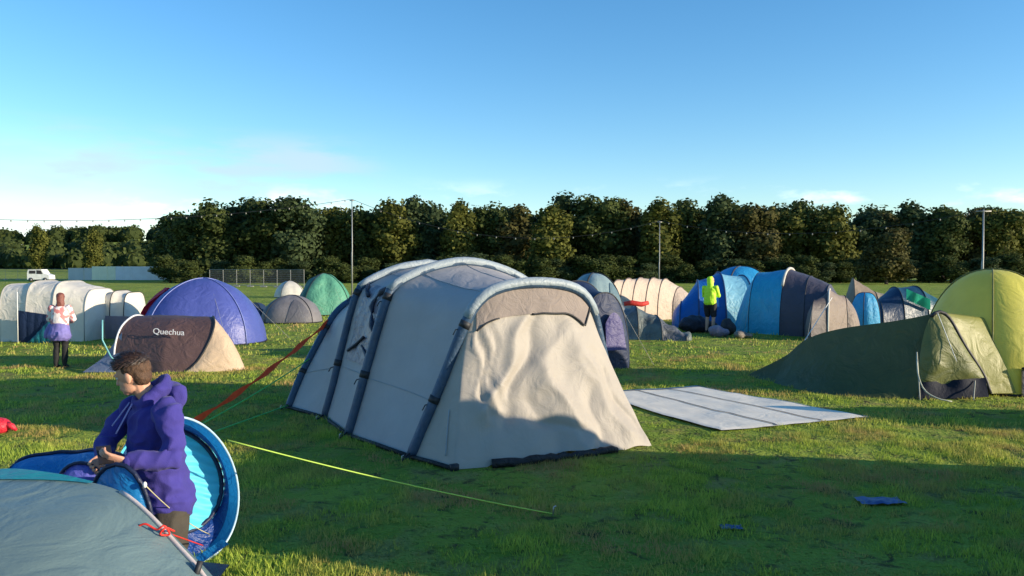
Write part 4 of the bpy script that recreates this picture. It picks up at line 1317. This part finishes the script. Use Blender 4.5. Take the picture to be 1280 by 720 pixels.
def hand(mb, w, d, pn, thumb_side, curl=0.6, s=1.0):
    """wrist w, direction d, palm normal pn (towards palm side); separate tapered fingers with two bends"""
    d = unit(d); pn = unit(pn-d*np.dot(pn, d)); a = np.cross(d, pn)*thumb_side
    mb.sweep([(w, .026*s, .019*s), (w+d*.03*s, .034*s, .016*s), (w+d*.075*s, .040*s, .014*s), (w+d*.09*s, .038*s, .012*s)], a, 12)
    for i, (o, L) in enumerate(((.030, .070), (.010, .078), (-.011, .073), (-.031, .058))):
        p = w+d*.088*s+a*o*s; dd = d.copy(); pts = [w+d*.06*s+a*o*.9*s, p]
        for k, fr in enumerate((.45, .31, .24)):
            ang = curl*(.55, .9, .7)[k]*(1+.08*i)
            ax = np.cross(dd, pn); dd = unit(dd*math.cos(ang)+pn*math.sin(ang)); pn2 = pn
            p = p+dd*L*fr*s; pts.append(p)
            pn = unit(pn2-dd*np.dot(pn2, dd)) if np.linalg.norm(pn2-dd*np.dot(pn2, dd)) > .1 else pn2
        pn = unit(pn2)
        rad = [.010, .0098, .0090, .0082, .0072]
        mb.sweep([(q, r_*s, r_*s) for q, r_ in zip(pts, rad)], a, 8)
        pn = pn0 if False else pn
    tp = [w+d*.02*s+a*.02*s, w+d*.045*s+a*.048*s+pn*.008*s, w+d*.07*s+a*.058*s+pn*.024*s, w+d*.088*s+a*.048*s+pn*.036*s]
    mb.sweep([(q, r_*s, r_*s) for q, r_ in zip(tp, (.013, .012, .0105, .009))], d, 8)

# ---- young person in purple hoodie, standing in the collapsed blue pop-up
FD = unit([-.78, -.62, 0]); LF = np.cross([0, 0, 1], FD)   # chest direction, own left (towards viewer's right and camera)
man = thing('person', 'person in a purple hoodie looking left and holding a phone, beside the blue pop-up tent', 'person', (-2.0, 4.75, 0))
hc = U(167, 468, 4.72)
hf, hl, hu = head_frame([-.97, .10, -.26], [-.12, -.05, 1])
neck0 = U(193, 503, 4.76); neck1 = U(178, 486, 4.74)
shL = U(213, 512, 4.56); shR = U(160, 510, 4.90)
elL = U(216, 574, 4.48); wrL = U(158, 577, 4.34)
elR = U(133, 556, 4.74); wrR = U(127, 572, 4.50)
pel = U(208, 628, 4.78); wst = U(200, 588, 4.77); chs = U(190, 538, 4.75)
body = MB()
add_head(body, hc, hf, hl, hu)
body.sweep([(neck0, .058, .055), (neck1, .052, .054), (hc-hu*.03-hf*.02, .050, .056)], LF, 12)
body.sweep([(pel, .155, .105), (wst, .140, .10), (chs, .155, .10), (neck0+V3(0, 0, -.07), .11, .075), (neck0, .06, .055)], LF, 18)
for a, b, c in ((shL, elL, wrL), (shR, elR, wrR)):
    body.sweep([(a-V3(0, 0, .035), .040, .040), (a*.5+b*.5, .042, .042), (b, .036, .038), (b*.6+c*.4, .036, .034), (c, .025, .021)], V3(0, 0, 1), 12)
hl_d = unit(U(137, 573, 4.31)-wrL); hr_d = unit(U(131, 580, 4.40)-wrR)
hand(body, wrL, hl_d, V3(.1, .75, .45), 1, .55)
hand(body, wrR, unit(V3(-.02, -.85, -.30)), V3(.75, .1, .5), -1, .60)
kL = V3(pel[0]+.10, 4.62, .50); kR = V3(pel[0]-.05, 4.86, .50)
aL = V3(pel[0]+.13, 4.66, .09); aR = V3(pel[0]-.02, 4.92, .09)
for h_, k_, a_ in ((pel+LF*.09, kL, aL), (pel-LF*.09, kR, aR)):
    body.sweep([(h_, .085, .09), (h_*.5+k_*.5, .075, .078), (k_, .052, .058), (k_*.6+a_*.4, .052, .056), (a_, .034, .038)], LF, 12)
    body.sweep([(a_+V3(0, 0, -.02), .035, .04), (a_+FD*.10+V3(0, 0, -.05), .036, .028), (a_+FD*.17+V3(0, 0, -.06), .034, .018)], LF, 10)
obj_from_mesh('body', remesh(body, .0042, 3), M_skin, man)
em = MB()
for q in (-1, 1):
    em.ell(hc+hf*.083+hu*.004+hl*q*.031, (.011, .011, .011), None, 8)
eo = em.build('eyes', principled('eye', (.6, .58, .55), .2), man)
pm = MB()
for q in (-1, 1):
    pm.ell(hc+hf*.0915+hu*.004+hl*q*.032, (.005, .005, .005), None, 6)
pm.build('iris', principled('iris', (.03, .02, .015), .2), eo)
# hair: short sides, fuller dark top swept forward
HM = Matrix(((hl[0], hf[0], hu[0]), (hl[1], hf[1], hu[1]), (hl[2], hf[2], hu[2])))
hb = MB()
hb.ell(hc+hu*.034-hf*.018, (.0795, .094, .090), HM, 14)
hb.ell(hc-hu*.020-hf*.050, (.068, .050, .060), HM, 10)
sides = remesh(hb, .006, 2, lambda p: .004*nz(p, 60, 1))
obj_from_mesh('hair', sides, principled('short_brown_hair', (.075, .038, .020), .75, 0, .35, 60, .004, 160), man)
hb = MB()
hb.ell(hc+hu*.074-hf*.004, (.078, .096, .062), HM, 12)
hb.ell(hc+hu*.072+hf*.060, (.062, .042, .036), HM, 10)
hb.ell(hc+hu*.092+hf*.030, (.060, .050, .036), HM, 10)
hb.ell(hc+hu*.066-hf*.070, (.058, .040, .042), HM, 10)
r = np.random.default_rng(8)
for i in range(60):
    a = r.uniform(0, 6.28); q = r.uniform(.2, 1)
    c_ = hc+hu*(.118-.045*q*q)+hl*math.cos(a)*.068*q+hf*(.01+math.sin(a)*.088*q)
    d_ = unit(hf*.8+hu*r.uniform(-.1, .8)+hl*r.uniform(-.5, .5))
    hb.sweep([(c_-d_*.022, .007, .006), (c_, .009, .007), (c_+d_*.028+hu*.004, .003, .003)], hl, 6)
obj_from_mesh('hair', remesh(hb, .0052, 1, lambda p: .005*nz(p, 45, 2)), principled('dark_brown_hair', (.022, .012, .009), .55, 0, .35, 60, .004, 120), man)
st = MB()
r = np.random.default_rng(21)
for i in range(1500):
    a = r.uniform(0, 6.28); ph = math.acos(r.uniform(-.1, 1))
    n_ = hl*math.cos(a)*math.sin(ph)+hf*math.sin(a)*math.sin(ph)+hu*math.cos(ph)
    if np.dot(n_, hf) > .72 and np.dot(n_, hu) < .45: continue
    p = hc+hu*.066-hf*.004+hl*np.dot(n_, hl)*.082+hf*np.dot(n_, hf)*.104+hu*np.dot(n_, hu)*.070
    d_ = unit(hf*r.uniform(.2, 1.1)+hl*r.uniform(-.6, .6)+n_*r.uniform(.1, .5)-hu*.25*(1-np.dot(n_, hu)))
    w_ = unit(np.cross(d_, n_))*.0016; L = r.uniform(.018, .042)
    st.add([p-w_, p+w_, p+d_*L*.6+n_*.004+w_*.7, p+d_*L*.6+n_*.004-w_*.7, p+d_*L-n_*.002], [(0, 1, 2, 3), (3, 2, 4)])
st.build('hair', principled('hair_strand', (.035, .018, .012), .45, 0, .5, 200), man)
# hoodie
hd = MB()
hem = pel+V3(.0, 0, .01)
hd.sweep([(hem, .184, .155), (hem*.6+wst*.4, .184, .155), (wst, .176, .145), (chs, .188, .142), (chs*.45+neck0*.55, .188, .125), (neck0+V3(0, 0, -.035), .135, .105), (neck0+V3(0, 0, .0), .085, .082)], LF, 26)
for a, b, c in ((shL, elL, wrL), (shR, elR, wrR)):
    e = b+(c-b)*.9
    hd.sweep([((a*.8+neck0*.2)-V3(0, 0, .02), .082, .078), (a-V3(0, 0, .045), .080, .078), (a*.6+b*.4, .070, .068), (a*.2+b*.8, .063, .062), (b, .060, .060), (b*.55+e*.45, .054, .052), (b*.2+e*.8, .048, .046), (e, .040, .038)], V3(0, 0, 1), 16)
# hood lying on the back and up round the neck
ring = []
nb = neck0*.55+neck1*.45
for i in range(18):
    a = 2*math.pi*i/18
    ring.append((nb + LF*math.cos(a)*.088 + FD*(-.015+math.sin(a)*.085) + V3(0, 0, .012-.055*math.sin(a)-.0), .034+.014*(math.sin(a) < 0), .030))
for i in range(18):
    a, b = ring[i], ring[(i+1) % 18]
    hd.sweep([a, b], V3(0, 0, 1), 8)
bk_ = nb-FD*.125+V3(.02, 0, .0)
hd.sweep([(bk_+LF*.070, .060, .045), (bk_-FD*.01, .085, .050), (bk_-LF*.070, .060, .045)], V3(0, 0, 1), 12)
def fold(p):
    # creases gather at the elbow, waist and armpit
    d = .007*nz(p, 6, 5)
    d += .011*(1-abs(mnoise.noise(Vector((p[0]*5+p[2]*9, p[1]*5, p[2]*9-p[0]*8))))*3.0)
    d += .004*(1-abs(nz(p, 13, 8))*3)
    return d*1.0
M_hood = principled('hoodie_fleece', (.050, .042, .23), .9, 0, .12, 10, .002, 120, spec=.15, sheen=.08)
ho = obj_from_mesh('hoodie', remesh(hd, .0068, 14, fold), M_hood, man)
MB().sweep([(hem+V3(0, 0, -.012), .178, .149), (hem+V3(0, 0, .02), .182, .153)], LF, 30).build('hem', M_hood, ho)
for b, c in ((elL, wrL), (elR, wrR)):
    e = b+(c-b)*.93; d_ = unit(c-b)
    MB().sweep([(e-d_*.03, .040, .038), (e+d_*.012, .037, .035)], V3(0, 0, 1), 14).build('cuff', M_hood, ho)
cs = nb+FD*.10+V3(0, 0, -.03)
for q, L in ((.03, .16), (-.03, .13)):
    rope('drawstring', cs+LF*q, cs+LF*q*1.6+V3(-.01, -.02, -L)+FD*.075, .0045, principled('pale_cord', (.30, .28, .55), .7), ho, 0, 6)
pk = []
for i in range(12):
    u = (i-5.5)/5.5
    row = []
    for j in range(7):
        v = j/6; c_ = wst*(1-.9*v)+hem*.9*v
        a = u*.62*(.8+.2*v)
        row.append(c_+LF*math.sin(a)*.20+FD*math.cos(a)*.170)
    pk.append(row)
MB().grid(displace_grid(np.array(pk), .010, 12, 3)).build('pocket', M_hood, ho)
tr = MB()
for h_, k_, a_ in ((pel+LF*.075, kL, aL), (pel-LF*.075, kR, aR)):
    tr.sweep([(h_+V3(0, 0, .02), .092, .100), (h_*.5+k_*.5, .098, .10), (k_, .074, .080), (k_*.5+a_*.5, .068, .072), (a_+V3(0, 0, .03), .056, .060)], LF, 14)
tr.sweep([(pel+V3(0, 0, -.03), .155, .12), (pel+V3(0, 0, .05), .145, .11)], LF, 16)
obj_from_mesh('trousers', remesh(tr, .010, 3, lambda p: .008*(1-abs(nz(p, 11, 2))*2.5)), principled('dark_khaki', (.045, .038, .028), .85, 0, .2, 8, .002, 90), man)
for a_ in (aL, aR):
    m = MB(); m.sweep([(a_+V3(0, 0, .0), .045, .05), (a_+FD*.09+V3(0, 0, -.04), .048, .042), (a_+FD*.19+V3(0, 0, -.055), .046, .028)], LF, 12)
    obj_from_mesh('shoe', remesh(m, .008, 2), principled('shoe', (.03, .03, .03), .6), man)
ph = (U(137, 573, 4.31)+U(131, 572, 4.36))/2
mb = MB(); mb.box((0, 0, 0), (.072, .010, .145))
pr = Matrix.Rotation(R(35), 3, 'Z') @ Matrix.Rotation(R(-62), 3, 'X')
mb.v = [tuple(np.array(pr @ Vector(v))+ph+V3(-.01, -.005, .018)) for v in mb.v]
phone = mb.build('phone', principled('phone_case', (.02, .018, .02), .3), None, False, label='dark phone held in the hands of the person in the purple hoodie', cat='phone')

# ---- simpler figures in the distance
def figure(label, x, y, H, yaw, pose, parts, voxel=.014):
    """pose: arm/leg joint offsets in body frame (left, forward, up) as fractions of H"""
    t = thing('person', label, 'person', (x, y, 0))
    f = V3(math.cos(yaw), math.sin(yaw), 0); l = np.cross([0, 0, 1], f)
    def J(a, b, c): return V3(x, y, 0)+(l*a+f*b+V3(0, 0, c))*H
    j = {k: J(*v) for k, v in pose.items()}
    s = H/1.75
    b = MB()
    hf_, hl_, hu_ = head_frame(unit(l*pose['look'][0]+f*pose['look'][1]+V3(0, 0, pose['look'][2])))
    add_head(b, j['head'], hf_, hl_, hu_, s)
    b.sweep([(j['neck'], .055*s, .055*s), (j['head'], .05*s, .055*s)], l, 10)
    b.sweep([(j['pelvis'], .16*s, .12*s), (j['pelvis']*.5+j['neck']*.5, .14*s, .10*s), (j['neck']+V3(0, 0, -.08*s), .16*s, .10*s), (j['neck'], .06*s, .055*s)], l, 14)
    for q in 'LR':
        b.sweep([(j['sh'+q], .052*s, .05*s), (j['el'+q], .038*s, .038*s), (j['wr'+q], .024*s, .022*s)], f, 10)
        hand(b, j['wr'+q], unit(j['wr'+q]-j['el'+q]), -l if q == 'L' else l, 1 if q == 'R' else -1, .5, s)
        b.sweep([(j['hip'+q], .09*s, .09*s), (j['kn'+q], .055*s, .058*s), (j['kn'+q]*.6+j['an'+q]*.4, .055*s, .058*s), (j['an'+q], .035*s, .038*s)], l, 10)
        b.sweep([(j['an'+q]-V3(0, 0, .02), .035*s, .04*s), (j['an'+q]+f*.15*s-V3(0, 0, .045*s), .035*s, .02*s)], l, 8)
    obj_from_mesh('body', remesh(b, .0075, 2), M_skin, t)
    for nm, fn_, mat, vx in parts:
        m = MB(); fn_(m, j, l, f, s, hf_, hl_, hu_)
        obj_from_mesh(nm, remesh(m, vx, 2, lambda p: .007*nz(p, 14, 3)+.006*(1-abs(nz(p, 9, 6))*2.5)), mat, t)
    return t
def top(m, j, l, f, s, *a):
    m.sweep([(j['pelvis']+V3(0, 0, .02), .19*s, .15*s), (j['pelvis']*.5+j['neck']*.5, .18*s, .14*s), (j['neck']+V3(0, 0, -.09*s), .19*s, .125*s), (j['neck']+V3(0, 0, -.01), .085*s, .08*s)], l, 18)
    for q in 'LR':
        e = j['el'+q]*.1+j['wr'+q]*.9
        m.sweep([(j['sh'+q], .078*s, .075*s), (j['el'+q], .060*s, .060*s), (e, .044*s, .044*s)], f, 12)
def legs(m, j, l, f, s, *a):
    for q in 'LR':
        m.sweep([(j['hip'+q]+V3(0, 0, .02), .105*s, .11*s), (j['kn'+q], .066*s, .068*s), (j['kn'+q]*.5+j['an'+q]*.5, .064*s, .066*s), (j['an'+q]+V3(0, 0, .02), .046*s, .05*s)], l, 12)
    m.sweep([(j['pelvis']-V3(0, 0, .03), .165*s, .13*s), (j['pelvis']+V3(0, 0, .06), .16*s, .13*s)], l, 12)
def shorts(m, j, l, f, s, *a):
    for q in 'LR':
        m.sweep([(j['hip'+q]+V3(0, 0, .02), .115*s, .12*s), (j['kn'+q]+V3(0, 0, .09), .088*s, .09*s)], l, 12)
    m.sweep([(j['pelvis']-V3(0, 0, .03), .17*s, .135*s), (j['pelvis']+V3(0, 0, .06), .165*s, .13*s)], l, 12)
def shoes(m, j, l, f, s, *a):
    for q in 'LR':
        m.sweep([(j['an'+q], .046*s, .05*s), (j['an'+q]+f*.09*s-V3(0, 0, .03), .046*s, .04*s), (j['an'+q]+f*.17*s-V3(0, 0, .045), .044*s, .025*s)], l, 10)
def longhair(m, j, l, f, s, hf_, hl_, hu_):
    c = j['head']
    Mx = Matrix(((hl_[0], hf_[0], hu_[0]), (hl_[1], hf_[1], hu_[1]), (hl_[2], hf_[2], hu_[2])))
    m.ell(c+hu_*.035*s-hf_*.015*s, (.088*s, .100*s, .090*s), Mx, 10)
    m.sweep([(c-hf_*.06*s, .085*s, .05*s), (c-hf_*.095*s-V3(0, 0, .14*s), .085*s, .035*s), (c-hf_*.10*s-V3(0, 0, .27*s), .06*s, .025*s)], hl_, 12)
def knot(m, j, l, f, s, *a):
    p = j['pelvis']
    m.sweep([(p+V3(0, 0, .08)*s, .185*s, .150*s), (p+V3(0, 0, -.02)*s, .21*s, .175*s), (p+V3(0, 0, -.16)*s-f*.03, .25*s, .19*s)], l, 18)
    m.sweep([(p+l*.20*s+V3(0, 0, .06), .04, .05), (p+l*.28*s+V3(0, 0, -.10), .05, .06), (p+l*.30*s+V3(0, 0, -.20), .03, .05)], f, 10)
px_, py_ = G(76, 460)[:2]
pose1 = dict(head=(0, .02, .925), neck=(0, 0, .835), look=(.35, .9, -.15), pelvis=(0, -.01, .53), shL=(.10, 0, .80), shR=(-.10, 0, .80), elL=(.15, .04, .64), elR=(-.15, .05, .64),
             wrL=(.09, .16, .60), wrR=(-.09, .16, .61), hipL=(.052, 0, .50), hipR=(-.052, 0, .50), knL=(.055, .02, .28), knR=(-.055, .01, .28), anL=(.055, -.01, .045), anR=(-.055, -.02, .045))
pt_mat, nt_, out_ = new_mat('patterned_top')
tcn = N(nt_, 'ShaderNodeTexCoord'); vor = N(nt_, 'ShaderNodeTexVoronoi'); vor.inputs['Scale'].default_value = 13
nt_.links.new(tcn.outputs['Object'], vor.inputs['Vector'])
cr_ = N(nt_, 'ShaderNodeValToRGB'); cr_.color_ramp.interpolation = 'CONSTANT'
cr_.color_ramp.elements[0].color = (.62, .22, .22, 1); cr_.color_ramp.elements[1].position = .34; cr_.color_ramp.elements[1].color = (.74, .66, .66, 1)
sp_ = N(nt_, 'ShaderNodeSeparateColor'); nt_.links.new(vor.outputs['Color'], sp_.inputs[0]); nt_.links.new(sp_.outputs[0], cr_.inputs[0])
bb = N(nt_, 'ShaderNodeBsdfPrincipled'); bb.inputs['Roughness'].default_value = .8; nt_.links.new(cr_.outputs[0], bb.inputs['Base Color']); nt_.links.new(bb.outputs[0], out_.inputs['Surface'])
figure('person with reddish hair, pink and white top, lavender jacket at the waist and black leggings', px_, py_, 1.66, R(100), pose1,
  [('top', top, pt_mat, .011), ('leggings', legs, principled('black_leggings', (.008, .008, .010), .8), .011), ('tied_jacket', knot, principled('lavender_jacket', (.16, .14, .40), .7, 0, .15, 12), .013),
   ('hair', longhair, principled('reddish_hair', (.17, .05, .035), .6, 0, .4, 50, .004, 120), .010), ('shoes', shoes, principled('black_shoe', (.01, .01, .01), .7), .010)])
def hvtop(m, j, l, f, s, hf_, hl_, hu_):
    top(m, j, l, f, s)
    m.sweep([(j['neck']-V3(0, 0, .03), .10*s, .09*s), (j['head']-hf_*.02-V3(0, 0, .03), .095*s, .105*s), (j['head']-hf_*.025+V3(0, 0, .045), .090*s, .10*s)], l, 14)
pose2 = dict(head=(0, .03, .925), neck=(0, .0, .835), look=(-.9, .5, -.25), pelvis=(0, -.01, .53), shL=(.10, 0, .80), shR=(-.10, 0, .80), elL=(.13, .06, .65), elR=(-.13, .06, .65),
             wrL=(.05, .18, .66), wrR=(-.05, .18, .66), hipL=(.052, 0, .50), hipR=(-.052, 0, .50), knL=(.055, .03, .28), knR=(-.06, .0, .28), anL=(.06, -.01, .045), anR=(-.06, -.03, .045))
figure('person in a bright yellow-green high-visibility jacket and black shorts, by the blue tents', at(888, 26.8), 26.8, 1.93, R(60), pose2,
  [('jacket', hvtop, principled('hi_vis', (.50, .85, .02), .6, 0, .05, 8), .013), ('shorts', shorts, principled('black_shorts', (.010, .010, .012), .8), .012), ('shoes', shoes, principled('dark_shoe', (.02, .02, .02), .7), .012)])

# ------------------------------------------------------------------ blue pop-up tent round the hoodie wearer
BL = cloth((.015, .22, .55), .42, .2, .025, 6, .08, spec=.5); BLD = cloth((.008, .05, .24), .42, .15, .03, 7, .1, spec=.5)
CY = cloth((.10, .62, .82), .5, .30, .0, 6, .05, tcol=(.08, .62, .85)); CYR = cloth((.02, .26, .60), .45, .35, .02, 9, .08, spec=.5)
VIO = cloth((.12, .13, .50), .35, .15, .02, 9)
pu = thing('pop_up_tent', 'half-collapsed blue pop-up tent with a glowing cyan side, around the person in the purple hoodie', 'tent', (-2.5, 5.2, 0))
D = 5.85
def ring_pts(cx, cy, ax, ay, d, tilt=0.0, k=48, skew=0.0, slant=0.0):
    out = []
    for i in range(k):
        a = 2*math.pi*i/k
        px = cx+ax*math.cos(a)+skew*math.sin(a); py = cy-ay*math.sin(a)
        out.append(U(px, py, d+tilt*(px-cx)/100+slant*math.sin(a)))
    return np.array(out)
Ro = ring_pts(226, 614, 72, 93, D, .60, 64, -6, .1)
Rm = ring_pts(219, 612, 67, 85, D+.12, .60, 64, -6, .1)
Ri = ring_pts(214, 600, 66, 66, D+.22, .60, 64, -6, .1)
MB().grid([Ro, Rm], False).grid([[Ro[-1], Ro[0]], [Rm[-1], Rm[0]]]).build('rim_band', CYR, pu)
g = []
for q in np.linspace(0, 1, 10):
    row = Rm*(1-q)+Ri*q
    g.append(np.vstack([row, row[:1]]))
g = np.array(g).transpose(1, 0, 2)
MB().grid(displace_grid(g, .02, 6, 3, edge=True)).build('rim_sleeve', BLD, pu)
# cyan panel with stretched horizontal wrinkles
c0_ = Ri.mean(0)
g = []
for i in range(40):
    v = (i/39)*2-1
    hw = math.sqrt(max(0, 1-v*v))
    row = []
    for j in range(40):
        u = (j/39)*2-1
        p = c0_ + (Ri[0]-c0_)*u*hw + (Ri[16]-c0_)*(-v)
        wv = .020*math.sin(v*34+1.4*math.sin(u*2.2)+nz(p, 3, 2)*5)*(.5+.5*abs(u)) + .012*nz(p, 9, 4)
        row.append(p+V3(0, 1, 0)*(.10*(1-u*u*hw*hw)*(1-v*v)+wv))
    g.append(row)
MB().grid(g).build('side_panel', CY, pu)
MB().tube(Ro, .009, 8, True).build('spring_hoop', principled('pale_rim', (.36, .50, .62), .45), pu)
MB().tube([p+V3(-.01, -.03, 0) for p in Ri[[i % 64 for i in range(44, 44+44)]]], .017, 8).build('inner_hoop', M_navy, pu)
# floor between the ring and the front flap
fl = [[V3(-2.05, 5.75, .05)*(1-q)+V3(-1.98, 4.5, .03)*q, V3(-2.45, 5.85, .05)*(1-q)+V3(-2.3, 4.4, .03)*q, V3(-2.85, 5.9, .05)*(1-q)+V3(-3.0, 4.5, .03)*q] for q in np.linspace(0, 1, 12)]
MB().grid(displace_grid(np.array(fl), .03, 3, 2)).build('floor', M_navy, pu)
# trailing blue skirt right of the ring foot
g = [[U(240+38*i/9, 700-26*(i/9)**1.0, 5.8)*(1-q)+(U(246+40*i/9, 708-28*i/9, 5.78))*q for q in np.linspace(0, 1, 5)] for i in range(10)]
MB().grid(displace_grid(np.array(g), .02, 4, 3)).build('skirt', BL, pu)
# left lobe
def lobe(cx, cy, rx, ry, H, x_cut=None, n=2.2, na=48, nq=18, pw=.6, seed=1):
    g = []
    for i in range(na+1):
        th = 2*math.pi*i/na
        row = []
        for j in range(nq+1):
            a = j/nq*math.pi/2
            rho = (abs(math.cos(th))**n+abs(math.sin(th))**n)**(-1/n)
            row.append(V3(cx+rx*rho*math.cos(th)*math.cos(a)**pw, cy+ry*rho*math.sin(th)*math.cos(a)**pw, H*math.sin(a)))
        g.append(row)
    g2 = displace_grid(np.array(g), .035, 3.0, seed)
    g2[0] = g2[-1] = (g2[1]+g2[-2])/2
    return g2
yd = 5.05
g = []
tl = curve_resample([U(8, 590, yd-.15), U(28, 577, yd), U(60, 570, yd+.05), U(100, 567, yd+.05), U(140, 570, yd-.05), U(160, 580, yd-.1)], 30)
for i in range(30):
    row = []
    for q in np.linspace(0, 1, 18):
        a = q*math.pi
        base_f = V3(tl[i][0], yd-.55, 0); base_b = V3(tl[i][0]-.05, yd+.50, 0)
        if q < .5:
            s = q*2; row.append(base_f*(1-math.sin(s*math.pi/2))+tl[i]*math.sin(s*math.pi/2) if False else V3(*(base_f[:2]*(1-s)**.9+tl[i][:2]*(1-(1-s)**.9)), tl[i][2]*math.sin(s*math.pi/2)**.9))
        else:
            s = (1-q)*2; row.append(V3(*(base_b[:2]*(1-s)**.9+tl[i][:2]*(1-(1-s)**.9)), tl[i][2]*math.sin(s*math.pi/2)**.9))
    g.append(row)
lobe_g = displace_grid(np.array(g), .03, 3.0, 7)
MB().grid(lobe_g).build('canopy', BL, pu)
MB().tube(outward(lobe_g[:, 9], .01), .012, 6).build('ridge_cord', M_navy, pu)
wn = []
wc = U(101, 607, 4.40)
for i in range(9):
    row = []
    for j in range(25):
        a = 2*math.pi*j/24; rr = .125*i/8
        row.append(wc+V3(math.cos(a)*rr, -.05*(1-(i/8)**2)+.01, math.sin(a)*rr*1.0))
    wn.append(row)
MB().grid(wn).build('window', VIO, pu)
MB().tube([wc+V3(math.cos(2*math.pi*j/24)*.128, .0, math.sin(2*math.pi*j/24)*.128) for j in range(24)], .010, 6, True).build('window_trim', M_navy, pu)
# front flap hiding the legs
yf = 4.28
ap = curve_resample([U(112, 800, yf+.15)*[1, 1, 0], U(112, 660, yf+.1), U(116, 615, yf+.05), U(128, 590, yf), U(147, 582, yf-.03), U(165, 590, yf-.05), U(180, 615, yf-.05), U(190, 655, yf-.03), U(196, 730, yf), U(197, 830, yf)], 40)
ap[-1][2] = 0; ap[0][2] = 0
g = []
ctr = V3(ap[:, 0].mean(), yf+.02, .35)
for q in np.linspace(0, 1, 14):
    g.append(ap*(1-q)+ctr*q+V3(0, -.13, 0)*math.sin(q*math.pi/2))
MB().grid(displace_grid(np.array(g), .02, 5, 4)).build('front_flap', BL, pu)
MB().tube(outward(ap, .008), .013, 6).build('flap_hoop', M_navy, pu)
# sleeve cloth joining flap and canopy behind
g = [[ap[i]*(1-q)+lobe_g[29-int(i*.7), 7]*q+V3(0, 0, -.10*math.sin(math.pi*q)) for q in np.linspace(0, 1, 6)] for i in range(2, 20)]
MB().grid(displace_grid(np.array(g), .03, 4, 6)).build('slack_cloth', BLD, pu)
# cords
w0 = U(181, 606, 4.2); w1 = U(262, 668, 5.55)
rope('guy_line', w0, w1, .0032, principled('straw_cord', (.55, .5, .3), .7), pu, .03)
for q in (.0, .58):
    p = w0*(1-q)+w1*q; MB().ell(p, (.011, .011, .017), None, 6).build('toggle', M_white_cord, pu)
yl = U(284, 550, D); yr = G(691, 645); yr[2] = .02
rope('guy_line', yl, yr, .0058, M_yellow_cord, pu, .03, 14)
peg(pu, yr, M_peg)

# ------------------------------------------------------------------ nearest tent, bottom left
TE = principled('sheen_fabric', (.17, .25, .26), .38, 0, .10, 1.6, .0015, 70, .25, .5, (1, 1, 3), None, 0, .02, 2.2)
TQ = principled('turquoise_fabric', (.02, .30, .34), .4, 0, .10, 3, .0015, 70, .25, .5, (1, 1, 3), None, 0, .02, 3)
ft = thing('dome_tent', 'nearest tent, grey-teal fabric with a pale seam, filling the bottom left corner', 'tent', (-2.2, 2.7, 0))
rd = curve_resample([U(-170, 640, 3.35), U(-80, 603, 3.45), U(0, 588, 3.45), U(60, 592, 3.4), U(110, 602, 3.35), U(150, 614, 3.3), U(185, 641, 3.22), U(222, 681, 3.12), U(257, 722, 3.02), U(300, 800, 2.9), U(330, 1000, 2.8)*[1, 1, 0]+V3(0, 0, .0)], 60)
Lc = rd.copy()
g = []
for q in np.linspace(0, 1, 40):
    row = []
    for i in range(60):
        p = rd[i]
        foot = V3(-2.6+(p[0]+2.6)*.95, 1.05+.25*abs(p[0]+2.3), 0)
        a = q*math.pi/2
        xy = p[:2]*math.cos(a)**.9+foot[:2]*(1-math.cos(a)**.9)
        row.append(V3(xy[0], xy[1], p[2]*math.cos(a*.999)**.62 if q < 1 else 0))
    g.append(row)
g = np.array(g)
# surface first: slope away from the ridge gently, then drop
g2 = g.copy()
for k, q in enumerate(np.linspace(0, 1, 40)):
    for i in range(60):
        p = rd[i]; foot = V3(-2.6+(p[0]+2.6)*1.0, 1.0+.25*abs(p[0]+2.3), 0)
        z = p[2]*(1-q**2.2); xy = p[:2]*(1-q)+foot[:2]*q
        g2[k, i] = (xy[0], xy[1], z)
g2 = displace_grid(g2, .03, 1.3, 5)
MB().grid(g2).build('fly_panel', TE, ft)
g3 = []
for q in np.linspace(0, 1, 20):
    row = []
    for i in range(60):
        p = rd[i]; foot = V3(p[0], 4.1-.25*abs(p[0]+2.3), 0); p = p-V3(0, 0, .012)
        row.append(V3(*(p[:2]*(1-q)+foot[:2]*q), p[2]*(1-q**1.6)))
    g3.append(row)
MB().grid(displace_grid(np.array(g3), .02, 1.6, 6)).build('rear_panel', TE, ft)
g4 = [[g2[k, i]+V3(0, -.004, .008) for k in range(0, 5)] for i in range(3, 22)]
for i, row in enumerate(g4):
    kk = min(4.0, max(.4, (22-3-i)*.3))
    g4[i] = [row[0]*(1-q)+row[4]*q*1.0 if False else row[0]+(row[4]-row[0])*q*min(1, kk/4) for q in np.linspace(0, 1, 5)]
MB().grid(g4).build('turquoise_band', TQ, ft)
sl = principled('seam_sleeve', (.50, .44, .42), .6, 0, .1, 8, .002, 30)
MB().tube([p+V3(0, -.01, .004) for p in rd if 140 < 640+p[0]/p[1]*1000 < 330], .0095, 8).build('pole_sleeve', sl, ft)
k = 34
MB().tube([rd[35]+V3(.01, -.02, .04), rd[35]+V3(0, -.03, .0), rd[35]+V3(-.015, -.04, -.03)], .012, 6).build('clip', M_dark, ft)
a_ = U(176, 656, 3.15); b_ = U(254, 682, 5.3)
rope('guy_line', U(203, 664, 3.12), b_, .004, M_red_cord, ft)
kn = [U(172, 658, 3.1), U(182, 655, 3.1), U(196, 662, 3.1), U(205, 657, 3.1), U(212, 668, 3.12), U(200, 668, 3.1), U(207, 660, 3.1), U(218, 664, 3.15)]
MB().tube(curve_resample(kn, 30), .0042, 6).build('cord_knot', M_red_cord, ft)
